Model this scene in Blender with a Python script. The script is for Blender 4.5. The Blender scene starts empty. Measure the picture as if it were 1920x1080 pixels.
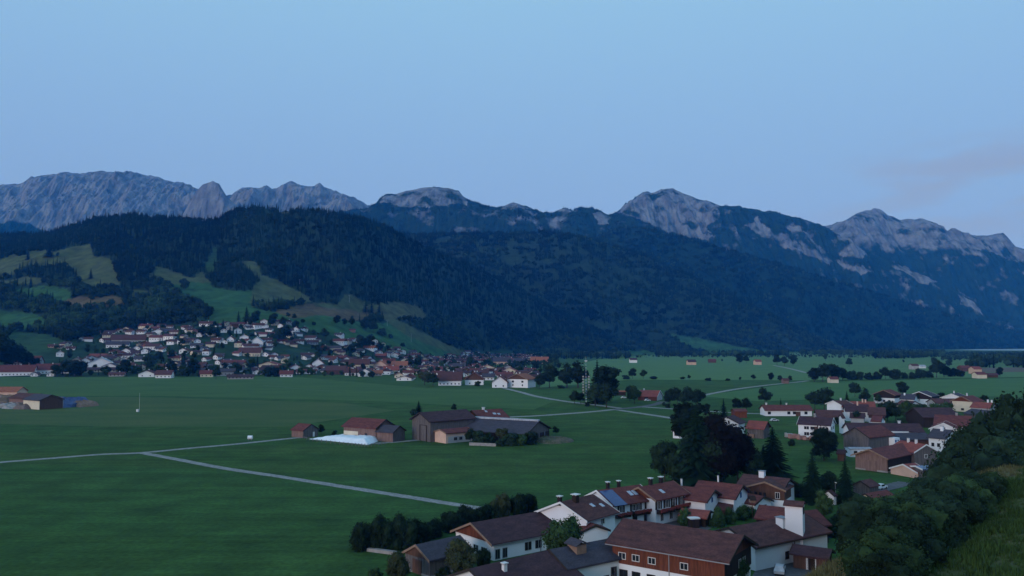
import bpy, math, random
import numpy as np
from mathutils import Vector
S = bpy.context.scene
COL = S.collection
R = math.radians

# ------------------------------------------------------------------ camera, sky, sun, exposure
CAM_H = 40.0
F = 1500.0                         # focal length in pixels of the 1920 wide photograph
ALPHA = math.atan(100.0 / F)       # the camera looks up a little: horizon at row 640
cam = bpy.data.cameras.new('camera')
cam.sensor_width = 36.0
cam.lens = 36.0 * F / 1920.0
cam.clip_start = 0.5
cam.clip_end = 40000
cam_o = bpy.data.objects.new('camera', cam)
COL.objects.link(cam_o)
cam_o.location = (0, 0, CAM_H)
cam_o.rotation_euler = (math.pi / 2 + ALPHA, 0, 0)
S.camera = cam_o

SUN_EL, SUN_AZ = R(9), R(222)      # azimuth clockwise from +Y: behind the camera, to its left
W = bpy.data.worlds.new('World')
S.world = W
W.use_nodes = True
wn, wl = W.node_tree.nodes, W.node_tree.links
wn.clear()
w_out = wn.new('ShaderNodeOutputWorld')
w_bg = wn.new('ShaderNodeBackground')
w_bg.inputs['Strength'].default_value = 0.15
sky = wn.new('ShaderNodeTexSky')
sky.sky_type = 'NISHITA'
sky.sun_disc = False
sky.sun_elevation = SUN_EL
sky.sun_rotation = SUN_AZ
sky.altitude = 800
sky.air_density = 1.0
sky.dust_density = 0.6
sky.ozone_density = 2.0
w_flat = wn.new('ShaderNodeMix'); w_flat.data_type = 'RGBA'      # thin high veil: evens the dusk sky out
w_flat.inputs[0].default_value = 0.9
w_grad = wn.new('ShaderNodeValToRGB')                             # dusk: deeper blue low down, paler above
w_grad.color_ramp.elements[0].position = 0.0; w_grad.color_ramp.elements[0].color = (0.132, 0.206, 0.56, 1)
w_grad.color_ramp.elements[1].position = 0.42; w_grad.color_ramp.elements[1].color = (0.216, 0.408, 0.632, 1)
w_gs = wn.new('ShaderNodeVectorMath'); w_gs.operation = 'SCALE'; w_gs.inputs['Scale'].default_value = 9.4
w_geo = wn.new('ShaderNodeTexCoord')
w_map = wn.new('ShaderNodeMapping')
w_map.inputs['Scale'].default_value = (1.6, 1.6, 6.0)
w_noise = wn.new('ShaderNodeTexNoise')
w_noise.inputs['Scale'].default_value = 5.0
w_noise.inputs['Detail'].default_value = 5.0
w_ramp = wn.new('ShaderNodeValToRGB')
w_ramp.color_ramp.elements[0].position = 0.46; w_ramp.color_ramp.elements[0].color = (0, 0, 0, 1)
w_ramp.color_ramp.elements[1].position = 0.62; w_ramp.color_ramp.elements[1].color = (1, 1, 1, 1)
w_sep = wn.new('ShaderNodeSeparateXYZ')
w_band = wn.new('ShaderNodeValToRGB')                             # clouds hang low over the mountains
be = w_band.color_ramp.elements
be[0].position = 0.09; be[0].color = (0, 0, 0, 1)
be[1].position = 0.235; be[1].color = (0, 0, 0, 1)
e = be.new(0.15); e.color = (1, 1, 1, 1)
e = be.new(0.19); e.color = (1, 1, 1, 1)
w_side = wn.new('ShaderNodeMapRange')
w_side.inputs['From Min'].default_value = 0.30; w_side.inputs['From Max'].default_value = 0.48
w_m1 = wn.new('ShaderNodeMath'); w_m1.operation = 'MULTIPLY'
w_m2 = wn.new('ShaderNodeMath'); w_m2.operation = 'MULTIPLY'
w_m3 = wn.new('ShaderNodeMath'); w_m3.operation = 'MULTIPLY'; w_m3.inputs[1].default_value = 0.75
w_cloud = wn.new('ShaderNodeMix'); w_cloud.data_type = 'RGBA'
w_cloud.inputs[7].default_value = (1.80, 2.38, 3.8, 1)
wl.new(sky.outputs[0], w_flat.inputs[6])
wl.new(w_sep.outputs[2], w_grad.inputs[0]); wl.new(w_grad.outputs[0], w_gs.inputs[0]); wl.new(w_gs.outputs[0], w_flat.inputs[7])
wl.new(w_geo.outputs['Generated'], w_map.inputs[0])
wl.new(w_map.outputs[0], w_noise.inputs['Vector'])
wl.new(w_noise.outputs[0], w_ramp.inputs[0])
wl.new(w_geo.outputs['Generated'], w_sep.inputs[0])
wl.new(w_sep.outputs[2], w_band.inputs[0])
wl.new(w_sep.outputs[0], w_side.inputs[0])
wl.new(w_ramp.outputs[0], w_m1.inputs[0]); wl.new(w_band.outputs[0], w_m1.inputs[1])
wl.new(w_m1.outputs[0], w_m2.inputs[0]); wl.new(w_side.outputs[0], w_m2.inputs[1])
wl.new(w_m2.outputs[0], w_m3.inputs[0])
wl.new(w_m3.outputs[0], w_cloud.inputs[0])
wl.new(w_flat.outputs[2], w_cloud.inputs[6])
wl.new(w_cloud.outputs[2], w_bg.inputs[0])
wl.new(w_bg.outputs[0], w_out.inputs[0])

sun = bpy.data.lights.new('sun', 'SUN')
sun.energy = 1.3
sun.angle = R(25)
sun.color = (1.0, 0.88, 0.90)
sun_o = bpy.data.objects.new('sun', sun)
COL.objects.link(sun_o)
sdir = Vector((math.sin(SUN_AZ) * math.cos(SUN_EL), math.cos(SUN_AZ) * math.cos(SUN_EL), math.sin(SUN_EL)))
sun_o.rotation_euler = (-sdir).to_track_quat('-Z', 'Y').to_euler()
sun_o.location = sdir * 500

vs = S.view_settings
vs.view_transform = 'Standard'
vs.look = 'None'
vs.gamma = 1
vs.use_curve_mapping = False
vs.exposure = 0.0
S.cycles.use_denoising = True
S.cycles.max_bounces = 6
S.cycles.diffuse_bounces = 3
S.cycles.glossy_bounces = 2
S.cycles.volume_bounces = 1
S.cycles.caustics_reflective = False
S.cycles.caustics_refractive = False

# ------------------------------------------------------------------ projection helpers
CA, SA = math.cos(ALPHA), math.sin(ALPHA)
def ray(px, py):
    cx = (np.asarray(px, float) - 960.0) / F
    cy = (540.0 - np.asarray(py, float)) / F
    return cx, CA - cy * SA, SA + cy * CA
def project(x, y, z):
    z = z - CAM_H
    f = y * CA + z * SA
    v = -y * SA + z * CA
    return 960.0 + F * x / f, 540.0 - F * v / f
def unproj(px, py, z=0.0):
    dx, dy, dz = ray(px, py)
    t = (z - CAM_H) / dz
    return dx * t, dy * t
def at_depth(px, py, d):
    dx, dy, dz = ray(px, py)
    t = d / dy
    return dx * t, CAM_H + dz * t

# ------------------------------------------------------------------ noise
_rs = np.random.RandomState(7)
_tab = _rs.rand(512, 512)
def vnoise(x, y):
    x = np.asarray(x, float); y = np.asarray(y, float)
    xi = np.floor(x).astype(int); yi = np.floor(y).astype(int)
    fx = x - xi; fy = y - yi
    fx = fx * fx * (3 - 2 * fx); fy = fy * fy * (3 - 2 * fy)
    a = _tab[xi % 512, yi % 512]; b = _tab[(xi + 1) % 512, yi % 512]
    c = _tab[xi % 512, (yi + 1) % 512]; d = _tab[(xi + 1) % 512, (yi + 1) % 512]
    return (a * (1 - fx) + b * fx) * (1 - fy) + (c * (1 - fx) + d * fx) * fy
def fbm(x, y, o=5):
    s = 0; a = 0.5
    for i in range(o):
        s = s + a * (vnoise(x + 17.3 * i, y + 9.1 * i) * 2 - 1)
        x = x * 2.03; y = y * 2.03; a *= 0.5
    return s
def ridged(x, y, o=5):
    s = 0; a = 0.5
    for i in range(o):
        s = s + a * (1 - np.abs(vnoise(x + 31.7 * i, y + 5.3 * i) * 2 - 1) * 2)
        x = x * 2.07; y = y * 2.07; a *= 0.5
    return s
def in_poly(px, py, poly):
    px = np.asarray(px); py = np.asarray(py)
    r = np.zeros(px.shape, bool)
    n = len(poly)
    for i in range(n):
        x0, y0 = poly[i]; x1, y1 = poly[(i + 1) % n]
        if y0 == y1:
            continue
        c = ((y0 > py) != (y1 > py)) & (px < (x1 - x0) * (py - y0) / (y1 - y0) + x0)
        r ^= c
    return r

# ------------------------------------------------------------------ materials
MATS = {}
def nodes_of(name):
    m = bpy.data.materials.new(name); m.use_nodes = True
    nt = m.node_tree; nt.nodes.clear()
    out = nt.nodes.new('ShaderNodeOutputMaterial')
    b = nt.nodes.new('ShaderNodeBsdfPrincipled')
    b.inputs['Specular IOR Level'].default_value = 0.25
    nt.links.new(b.outputs[0], out.inputs[0])
    return m, nt, b
def mat(name, c, c2=None, scale=0.5, rough=0.85, bump=0.0, bscale=None, detail=4, rnd=0.0, stretch=None, spec=0.2, metal=0.0, fine=None, stand=False):
    """noise between two real colours, with optional per object variation, bump and a second fine grain"""
    if name in MATS: return MATS[name]
    m, nt, b = nodes_of(name)
    N, L = nt.nodes, nt.links
    b.inputs['Roughness'].default_value = rough
    b.inputs['Specular IOR Level'].default_value = spec
    b.inputs['Metallic'].default_value = metal
    c2 = c2 or tuple(v * 0.75 for v in c)
    tc = N.new('ShaderNodeTexCoord')
    mp = N.new('ShaderNodeMapping')
    if stretch: mp.inputs['Scale'].default_value = stretch
    L.new(tc.outputs['Object'], mp.inputs[0])
    no = N.new('ShaderNodeTexNoise'); no.inputs['Scale'].default_value = scale; no.inputs['Detail'].default_value = detail
    L.new(mp.outputs[0], no.inputs['Vector'])
    rp = N.new('ShaderNodeValToRGB')
    rp.color_ramp.elements[0].position = 0.32; rp.color_ramp.elements[1].position = 0.68
    rp.color_ramp.elements[0].color = (*c2, 1); rp.color_ramp.elements[1].color = (*c, 1)
    L.new(no.outputs[0], rp.inputs[0])
    col = rp.outputs[0]
    if fine:
        n2 = N.new('ShaderNodeTexNoise'); n2.inputs['Scale'].default_value = fine; n2.inputs['Detail'].default_value = 3
        L.new(mp.outputs[0], n2.inputs['Vector'])
        mr = N.new('ShaderNodeMapRange'); mr.inputs['From Min'].default_value = 0.3; mr.inputs['From Max'].default_value = 0.7
        mr.inputs['To Min'].default_value = 0.72; mr.inputs['To Max'].default_value = 1.22
        L.new(n2.outputs[0], mr.inputs[0])
        vm = N.new('ShaderNodeVectorMath'); vm.operation = 'SCALE'
        L.new(col, vm.inputs[0]); L.new(mr.outputs[0], vm.inputs['Scale']); col = vm.outputs[0]
    if rnd:
        oi = N.new('ShaderNodeObjectInfo')
        mr = N.new('ShaderNodeMapRange'); mr.inputs['To Min'].default_value = 1 - rnd; mr.inputs['To Max'].default_value = 1 + rnd
        L.new(oi.outputs['Random'], mr.inputs[0])
        vm = N.new('ShaderNodeVectorMath'); vm.operation = 'SCALE'
        L.new(col, vm.inputs[0]); L.new(mr.outputs[0], vm.inputs['Scale']); col = vm.outputs[0]
    if stand:                                   # differing stands of wood: broad tonal patches by place
        ge = N.new('ShaderNodeNewGeometry')
        n4 = N.new('ShaderNodeTexNoise'); n4.inputs['Scale'].default_value = 0.006; n4.inputs['Detail'].default_value = 6
        L.new(ge.outputs['Position'], n4.inputs['Vector'])
        mr = N.new('ShaderNodeMapRange'); mr.inputs['From Min'].default_value = 0.33; mr.inputs['From Max'].default_value = 0.67
        mr.inputs['To Min'].default_value = 0.45; mr.inputs['To Max'].default_value = 1.9
        L.new(n4.outputs[0], mr.inputs[0])
        vm = N.new('ShaderNodeVectorMath'); vm.operation = 'SCALE'
        L.new(col, vm.inputs[0]); L.new(mr.outputs[0], vm.inputs['Scale']); col = vm.outputs[0]
    L.new(col, b.inputs['Base Color'])
    if bump:
        n3 = N.new('ShaderNodeTexNoise'); n3.inputs['Scale'].default_value = bscale or scale * 8; n3.inputs['Detail'].default_value = 3
        L.new(mp.outputs[0], n3.inputs['Vector'])
        bp = N.new('ShaderNodeBump'); bp.inputs['Strength'].default_value = bump; bp.inputs['Distance'].default_value = 0.1
        L.new(n3.outputs[0], bp.inputs['Height']); L.new(bp.outputs[0], b.inputs['Normal'])
    MATS[name] = m
    return m

def attr_mat(name, rock, rock2, wood, wood2, scale=0.01):
    """far terrain: bare rock against wood, split by the 'cover' attribute and broken up by noise"""
    m, nt, b = nodes_of(name)
    N, L = nt.nodes, nt.links
    b.inputs['Roughness'].default_value = 0.95
    b.inputs['Specular IOR Level'].default_value = 0.05
    tc = N.new('ShaderNodeTexCoord')
    def noise(s, d=6, st=(1, 1, 1)):
        mp = N.new('ShaderNodeMapping'); mp.inputs['Scale'].default_value = st
        n = N.new('ShaderNodeTexNoise'); n.inputs['Scale'].default_value = s; n.inputs['Detail'].default_value = d
        L.new(tc.outputs['Object'], mp.inputs[0]); L.new(mp.outputs[0], n.inputs['Vector']); return n.outputs[0]
    def ramp(src, a, bb, p0=0.35, p1=0.65):
        r = N.new('ShaderNodeValToRGB'); r.color_ramp.elements[0].position = p0; r.color_ramp.elements[1].position = p1
        r.color_ramp.elements[0].color = (*a, 1); r.color_ramp.elements[1].color = (*bb, 1); L.new(src, r.inputs[0]); return r.outputs[0]
    rc = ramp(noise(scale * 1.4, 10, (1.3, 1.0, 0.5)), rock2, rock, 0.38, 0.60)
    rn = noise(scale * 1.6, 7, (1.5, 1.0, 0.42))
    rn.node.noise_type = 'RIDGED_MULTIFRACTAL'; rn.node.normalize = True
    gl = ramp(rn, (1.12, 1.12, 1.12), (0.36, 0.37, 0.42), 0.42, 0.72)  # crevice shade put into the rock colour as dark ridged lines
    mm = N.new('ShaderNodeMix'); mm.data_type = 'RGBA'; mm.blend_type = 'MULTIPLY'; mm.inputs[0].default_value = 0.7
    L.new(rc, mm.inputs[6]); L.new(gl, mm.inputs[7]); rc = mm.outputs[2]
    wc = ramp(noise(scale * 1.3, 8), wood2, wood)
    at = N.new('ShaderNodeAttribute'); at.attribute_name = 'cover'
    ad = N.new('ShaderNodeMath'); ad.operation = 'ADD'
    sub = N.new('ShaderNodeMath'); sub.operation = 'MULTIPLY_ADD'; sub.inputs[1].default_value = 3.2; sub.inputs[2].default_value = -1.6
    L.new(noise(scale * 0.9, 8), sub.inputs[0])
    L.new(at.outputs['Fac'], ad.inputs[0]); L.new(sub.outputs[0], ad.inputs[1])
    mr = N.new('ShaderNodeMapRange'); mr.inputs['From Min'].default_value = 0.30; mr.inputs['From Max'].default_value = 0.72
    L.new(ad.outputs[0], mr.inputs[0])
    mx = N.new('ShaderNodeMix'); mx.data_type = 'RGBA'
    L.new(mr.outputs[0], mx.inputs[0]); L.new(wc, mx.inputs[6]); L.new(rc, mx.inputs[7])
    L.new(mx.outputs[2], b.inputs['Base Color'])
    bp = N.new('ShaderNodeBump'); bp.inputs['Strength'].default_value = 0.9; bp.inputs['Distance'].default_value = 18
    L.new(noise(scale * 3, 8), bp.inputs['Height']); L.new(bp.outputs[0], b.inputs['Normal'])
    MATS[name] = m
    return m

# ------------------------------------------------------------------ mesh helpers
def mesh_np(name, verts, faces, material=None, smooth=False, mats=None, midx=None):
    """verts (n,3), faces: list of tuples or an (m,k) array"""
    me = bpy.data.meshes.new(name)
    verts = np.asarray(verts, np.float32)
    if isinstance(faces, np.ndarray):
        m, k = faces.shape
        me.vertices.add(len(verts)); me.vertices.foreach_set('co', verts.ravel())
        me.loops.add(m * k); me.loops.foreach_set('vertex_index', faces.astype(np.int32).ravel())
        me.polygons.add(m); me.polygons.foreach_set('loop_start', np.arange(0, m * k, k, dtype=np.int32))
        me.update(calc_edges=True)
    else:
        me.from_pydata(verts.tolist(), [], faces)
    if mats:
        for q in mats: me.materials.append(q)
        me.polygons.foreach_set('material_index', np.asarray(midx, np.int32))
    elif material: me.materials.append(material)
    if smooth: me.polygons.foreach_set('use_smooth', np.ones(len(me.polygons), bool))
    me.update()
    return me
def link(name, data, parent=None, loc=None, rotz=None, scale=None, kind=None, label=None, cat=None, group=None):
    o = bpy.data.objects.new(name, data)
    COL.objects.link(o)
    if parent is not None: o.parent = parent
    if loc is not None: o.location = loc
    if rotz is not None: o.rotation_euler = (0, 0, rotz)
    if scale is not None: o.scale = scale if hasattr(scale, '__len__') else (scale,) * 3
    if kind: o['kind'] = kind
    if label: o['label'] = label
    if cat: o['category'] = cat
    if group: o['group'] = group
    return o

class MB:
    """collects simple solids into one mesh"""
    def __init__(s): s.v = []; s.f = []
    def add(s, v, f):
        b = len(s.v); s.v += [tuple(map(float, q)) for q in v]; s.f += [tuple(i + b for i in q) for q in f]
        return s
    def box(s, x0, y0, z0, x1, y1, z1):
        return s.add([(x0, y0, z0), (x1, y0, z0), (x1, y1, z0), (x0, y1, z0), (x0, y0, z1), (x1, y0, z1), (x1, y1, z1), (x0, y1, z1)],
                     [(3, 2, 1, 0), (4, 5, 6, 7), (0, 1, 5, 4), (1, 2, 6, 5), (2, 3, 7, 6), (3, 0, 4, 7)])
    def tube(s, p, q, r0, r1=None, n=8):
        r1 = r0 if r1 is None else r1
        p = Vector(p); q = Vector(q); d = (q - p).normalized()
        a = d.orthogonal().normalized(); b = d.cross(a)
        v = []
        for c, r in ((p, r0), (q, r1)):
            for i in range(n):
                t = 2 * math.pi * i / n
                v.append(c + a * (r * math.cos(t)) + b * (r * math.sin(t)))
        f = [(i, (i + 1) % n, n + (i + 1) % n, n + i) for i in range(n)] + [tuple(range(n - 1, -1, -1)), tuple(range(n, 2 * n))]
        return s.add(v, f)
    def prism(s, prof, x0, x1):
        """closed convex-ish profile of (y,z) swept along x"""
        n = len(prof)
        v = [(x0, a, b) for a, b in prof] + [(x1, a, b) for a, b in prof]
        f = [(i, n + i, n + (i + 1) % n, (i + 1) % n) for i in range(n)] + [tuple(range(n)), tuple(range(2 * n - 1, n - 1, -1))]
        return s.add(v, f)
    def mesh(s, name, material=None): return mesh_np(name, np.array(s.v), s.f, material)
    def build(s, name, material, parent=None, **k): return link(name, s.mesh(name, material), parent, **k)

# ------------------------------------------------------------------ ridges
class Ridge:
    """terrain whose height runs through given stations (foot ... crest) in every direction from the view point"""
    def __init__(s, nodes, back=0.55, amp=0.0, nscale=300.0, kind='ridged', seed=0.0, crest_amp=0.0, foot_z=0.0):
        s.nodes = []
        for k, nd in enumerate(nodes):
            us, ds, zs = [], [], []
            for q in nd:
                if len(q) == 2: px, d = q; row = 640.0; z = foot_z; u = float(ray(px, 640)[0] / ray(px, 640)[1])
                else:
                    px, row, d = q; x, z = at_depth(px, row, d); u = x / d
                us.append(u); ds.append(d); zs.append(float(z))
            o = np.argsort(us)
            s.nodes.append((np.array(us)[o], np.array(ds)[o], np.array(zs)[o]))
        s.back, s.amp, s.ns, s.kind, s.seed, s.ca = back, amp, nscale, kind, seed, crest_amp
    def stations(s, u):
        D = [np.interp(u, n[0], n[1]) for n in s.nodes]
        Z = [np.interp(u, n[0], n[2]) for n in s.nodes]
        return D, Z
    def z(s, u, d):
        u = np.asarray(u, float); d = np.asarray(d, float)
        D, Z = s.stations(u)
        K = len(D)
        sl = [(Z[k + 1] - Z[k]) / np.maximum(D[k + 1] - D[k], 1.0) for k in range(K - 1)]
        m = [sl[0] * 0.4]
        for k in range(1, K - 1):
            a, b = sl[k - 1], sl[k]
            m.append(np.where(a * b > 0, 2 * a * b / np.where(np.abs(a + b) < 1e-9, 1.0, a + b), 0.0))
        m.append(sl[-1] * 0.55)
        out = np.where(d < D[0], Z[0] - (D[0] - d) * 0.05 - 0.02, 0.0)
        for k in range(K - 1):
            h = np.maximum(D[k + 1] - D[k], 1.0)
            t = np.clip((d - D[k]) / h, 0, 1)
            t2, t3 = t * t, t * t * t
            q = (2 * t3 - 3 * t2 + 1) * Z[k] + (t3 - 2 * t2 + t) * h * m[k] + (-2 * t3 + 3 * t2) * Z[k + 1] + (t3 - t2) * h * m[k + 1]
            out = np.where((d >= D[k]) & (d <= D[k + 1]), q, out)
        over = d - D[-1]
        out = np.where(over > 0, Z[-1] - s.back * over * over / (over + 60.0), out)
        if s.amp:
            T = np.clip((d - D[0]) / np.maximum(D[-1] - D[0], 1), 0, 1.4)
            w = np.clip(T * 3, 0, 1) * np.clip(np.abs(T - 1) * 5, 0.0, 1)
            w = np.clip(w, 0, 1)
            x = u * d
            n = ridged((x + s.seed) / s.ns, (d * 0.55 + s.seed) / s.ns, 6) if s.kind == 'ridged' else fbm((x + s.seed) / s.ns, (d + s.seed) / s.ns, 5)
            out = out + (n - 0.1) * s.amp * w
            if s.kind == 'ridged': out = out + (ridged((x - s.seed) / (s.ns * 0.22), (d * 0.35 + s.seed) / (s.ns * 0.22), 4) - 0.2) * s.amp * 0.33 * w
            if s.kind == 'ridged': out = out + (ridged((x + 2 * s.seed) / (s.ns * 0.075), (d * 0.3 - s.seed) / (s.ns * 0.075), 3) - 0.2) * s.amp * 0.13 * w
            if s.ca:
                out = out + s.ca * fbm(x / 45.0 + s.seed, d / 300.0, 4) * np.clip(T * 2 - 1, 0, 1)
        return out
    def mesh(s, name, px0, px1, nu, nd, material, cover=None, back_len=500.0, label=None):
        u = np.linspace((px0 - 960) / F * 1.0, (px1 - 960) / F * 1.0, nu)
        D, Z = s.stations(u)
        t = np.concatenate([np.linspace(0, 1, nd), 1 + np.linspace(0, 1, max(6, nd // 8))[1:]])
        nt = len(t)
        tt = t[None, :]
        d = np.where(tt <= 1, (D[0] - 6)[:, None] + (D[-1] - D[0] + 6)[:, None] * np.minimum(tt, 1), D[-1][:, None] + (tt - 1) * back_len)
        U = np.repeat(u[:, None], nt, 1)
        z = s.z(U, d)
        v = np.stack([U * d, d, z], -1).reshape(-1, 3)
        i = np.arange(nu - 1)[:, None] * nt + np.arange(nt - 1)[None, :]
        f = np.stack([i, i + nt, i + nt + 1, i + 1], -1).reshape(-1, 4)
        me = mesh_np(name, v, f, material, smooth=True)
        if cover is not None:
            a = me.attributes.new('cover', 'FLOAT', 'POINT')
            a.data.foreach_set('value', cover(v, s).astype(np.float32))
        return link(name, me, kind='structure', label=label)

# ------------------------------------------------------------------ the valley, its slopes and the mountains
def off(lst, dr, d): return [(a, b + dr, d) for a, b in lst]
def crest_d(lst, dr, dl): 
    xs, ds = zip(*dl)
    return [(a, b + dr, float(np.interp(a, xs, ds))) for a, b in lst]

C1 = [(-400, 470), (-100, 440), (0, 432), (40, 432), (60, 431), (100, 425), (150, 410), (185, 399), (220, 396), (250, 393), (290, 398), (320, 399),
      (335, 396), (350, 402), (385, 405), (410, 402), (425, 392), (440, 385), (470, 380), (500, 379), (520, 386), (560, 384), (600, 384), (640, 391),
      (690, 402), (730, 418), (770, 440), (820, 462), (870, 482), (950, 520), (1050, 575), (1150, 630), (1230, 662)]
near_hill = Ridge([
    [(-500, 900), (0, 900), (250, 915), (450, 930), (560, 960), (650, 960), (760, 1050), (850, 1450), (900, 1900), (1000, 2200), (1230, 2500)],
    [(-500, 652, 1160), (0, 650, 1160), (200, 636, 1200), (420, 611, 1250), (540, 612, 1290), (640, 634, 1330), (760, 662, 1450), (850, 664, 1800), (900, 664, 2200), (1000, 664, 2350), (1230, 664, 2550)],
    [(-500, 570, 1500), (0, 560, 1500), (200, 560, 1500), (350, 552, 1530), (480, 552, 1600), (640, 566, 1700), (760, 592, 1800), (850, 620, 2100), (950, 635, 2400), (1100, 655, 2480), (1230, 664, 2600)],
    [(-500, 500, 1850), (0, 486, 1820), (200, 462, 1800), (350, 470, 1800), (480, 465, 1800), (640, 476, 1870), (760, 510, 2050), (850, 545, 2300), (950, 575, 2500), (1100, 625, 2600), (1230, 664, 2700)],
    crest_d(C1, 12, [(-400, 2300), (0, 2250), (200, 2100), (480, 2000), (640, 2050), (760, 2250), (870, 2500), (950, 2620), (1230, 2800)])],
    amp=36, nscale=240, kind='fbm', seed=40, back=0.5)
C2 = [(520, 470), (640, 440), (760, 431), (860, 431), (920, 430), (980, 430), (1020, 428), (1060, 432), (1110, 441), (1200, 468), (1300, 512), (1400, 562), (1500, 610), (1600, 655), (1700, 662)]
middle_hill = Ridge([
    [(520, 2300), (900, 2300), (1050, 2300), (1300, 2500), (1500, 2900), (1700, 3200)],
    [(520, 655, 2500), (900, 655, 2500), (1050, 642, 2550), (1200, 645, 2650), (1300, 648, 2750), (1500, 660, 3000), (1700, 662, 3220)],
    [(520, 560, 2800), (900, 545, 2800), (1100, 550, 2850), (1300, 590, 2950), (1500, 645, 3100), (1700, 662, 3240)],
    crest_d(C2, 9, [(520, 3200), (1100, 3250), (1700, 3400)])], amp=60, nscale=300, kind='fbm', seed=140, back=0.5)
C3 = [(960, 520), (1050, 470), (1110, 440), (1150, 424), (1185, 419), (1220, 424), (1250, 431), (1330, 453), (1400, 473), (1500, 501), (1600, 530), (1700, 560), (1800, 588), (1900, 612), (2000, 632), (2200, 655)]
round_hill = Ridge([
    [(960, 2900), (1300, 3000), (1500, 3250), (1700, 3900), (1900, 4300), (2200, 4700)],
    [(960, 640, 3200), (1300, 645, 3200), (1500, 645, 3400), (1700, 648, 4000), (1900, 650, 4400), (2200, 654, 4800)],
    [(960, 570, 3500), (1200, 530, 3500), (1500, 580, 3650), (1700, 615, 4200), (1900, 640, 4500), (2200, 654, 4850)],
    crest_d(C3, 7, [(960, 3900), (1500, 4000), (1700, 4400), (1900, 4650), (2200, 4900)])], amp=75, nscale=380, kind='fbm', seed=240, back=0.5)
C4 = [(420, 420), (560, 402), (640, 394), (690, 389), (708, 379), (725, 364), (745, 361), (760, 355), (790, 351), (805, 349), (840, 350), (860, 356), (868, 366), (885, 375), (905, 382),
      (920, 386), (940, 386), (962, 378), (985, 385), (1005, 393), (1020, 400), (1035, 398), (1050, 390), (1060, 388), (1075, 393), (1085, 387), (1110, 388), (1125, 395), (1140, 401),
      (1165, 396), (1220, 420), (1300, 460)]
cliff_ridge = Ridge([
    [(420, 3900), (1300, 3900)],
    [(420, 560, 4200), (1300, 560, 4200)],
    [(420, 440, 4500), (640, 420, 4520), (720, 389, 4560), (800, 386, 4570), (880, 392, 4560), (950, 396, 4560), (1060, 414, 4540), (1300, 480, 4500)],
    crest_d(C4, 2, [(420, 4750), (640, 4800), (1300, 4700)])], amp=55, nscale=260, seed=340, back=0.5, crest_amp=8)
C5 = [(1000, 500), (1060, 460), (1100, 425), (1140, 402), (1165, 393), (1180, 383), (1190, 371), (1205, 360), (1213, 357), (1222, 361), (1240, 354), (1262, 352), (1280, 362), (1310, 372),
      (1350, 383), (1400, 390), (1450, 396), (1500, 409), (1530, 417), (1552, 428), (1575, 442), (1590, 450), (1605, 458), (1640, 478), (1660, 484), (1700, 502), (1760, 528), (1820, 560), (1880, 600), (1960, 640), (2100, 650)]
rocky_massif = Ridge([
    [(1000, 4300), (1700, 4600), (2100, 5000)],
    [(1000, 600, 4600), (1400, 590, 4600), (1700, 610, 4800), (2100, 652, 5100)],
    [(1000, 540, 4900), (1200, 450, 4900), (1400, 480, 4950), (1600, 520, 5000), (1800, 590, 5050), (2100, 652, 5150)],
    crest_d(C5, 1, [(1000, 5400), (1250, 5500), (1600, 5300), (2100, 5250)])], amp=120, nscale=360, seed=440, back=0.6, crest_amp=10)
C6 = [(1380, 470), (1480, 440), (1555, 424), (1580, 418), (1590, 410), (1605, 400), (1625, 393), (1640, 391), (1655, 394), (1665, 402), (1690, 411), (1710, 409), (1730, 409), (1755, 420),
      (1775, 435), (1785, 431), (1800, 435), (1830, 441), (1850, 441), (1868, 437), (1880, 438), (1895, 452), (1905, 462), (1920, 466), (2000, 478), (2150, 500), (2400, 540)]
far_massif = Ridge([
    [(1380, 5000), (2400, 5200)],
    [(1380, 600, 5300), (1800, 600, 5400), (2400, 620, 5500)],
    [(1380, 500, 5700), (1600, 450, 5800), (1750, 470, 5800), (1900, 500, 5800), (2400, 580, 5800)],
    crest_d(C6, 1, [(1380, 6200), (2400, 6200)])], amp=120, nscale=380, seed=540, back=0.6, crest_amp=12)
C0 = [(-500, 370), (-300, 360), (-100, 350), (0, 345), (38, 346), (60, 332), (105, 326), (112, 322), (150, 324), (190, 320), (245, 323), (275, 329), (330, 341), (372, 354), (400, 362), (420, 368), (434, 366),
      (440, 360), (455, 351), (490, 351), (500, 347), (510, 354), (530, 346), (547, 340), (560, 346), (590, 350), (600, 344), (608, 350), (640, 364), (665, 374), (700, 390), (740, 415), (800, 450), (900, 520)]
bare_massif = Ridge([
    [(-500, 4300), (900, 4300)],
    [(-500, 500, 4700), (900, 560, 4700)],
    [(-500, 440, 5100), (100, 425, 5150), (400, 420, 5200), (700, 440, 5200), (900, 550, 5200)],
    crest_d(C0, 1, [(-500, 5900), (900, 5900)])], amp=130, nscale=330, seed=640, back=0.6, crest_amp=12)
CT = [(270, 470), (330, 420), (342, 404), (355, 380), (372, 354), (380, 346), (398, 339), (411, 345), (425, 368), (440, 382), (452, 398), (500, 440), (560, 480)]
rock_tooth = Ridge([[(270, 4600), (560, 4600)], [(270, 480, 4900), (330, 440, 4900), (400, 415, 4950), (450, 425, 4900), (560, 490, 4900)],
                    crest_d(CT, 0, [(270, 5050), (400, 5080), (560, 5050)])], amp=60, nscale=170, seed=740, back=0.8, crest_amp=8)

rock_m = attr_mat('limestone_and_wood', (0.178, 0.202, 0.245), (0.098, 0.114, 0.145), (0.016, 0.040, 0.030), (0.009, 0.025, 0.020), 0.011)

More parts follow.
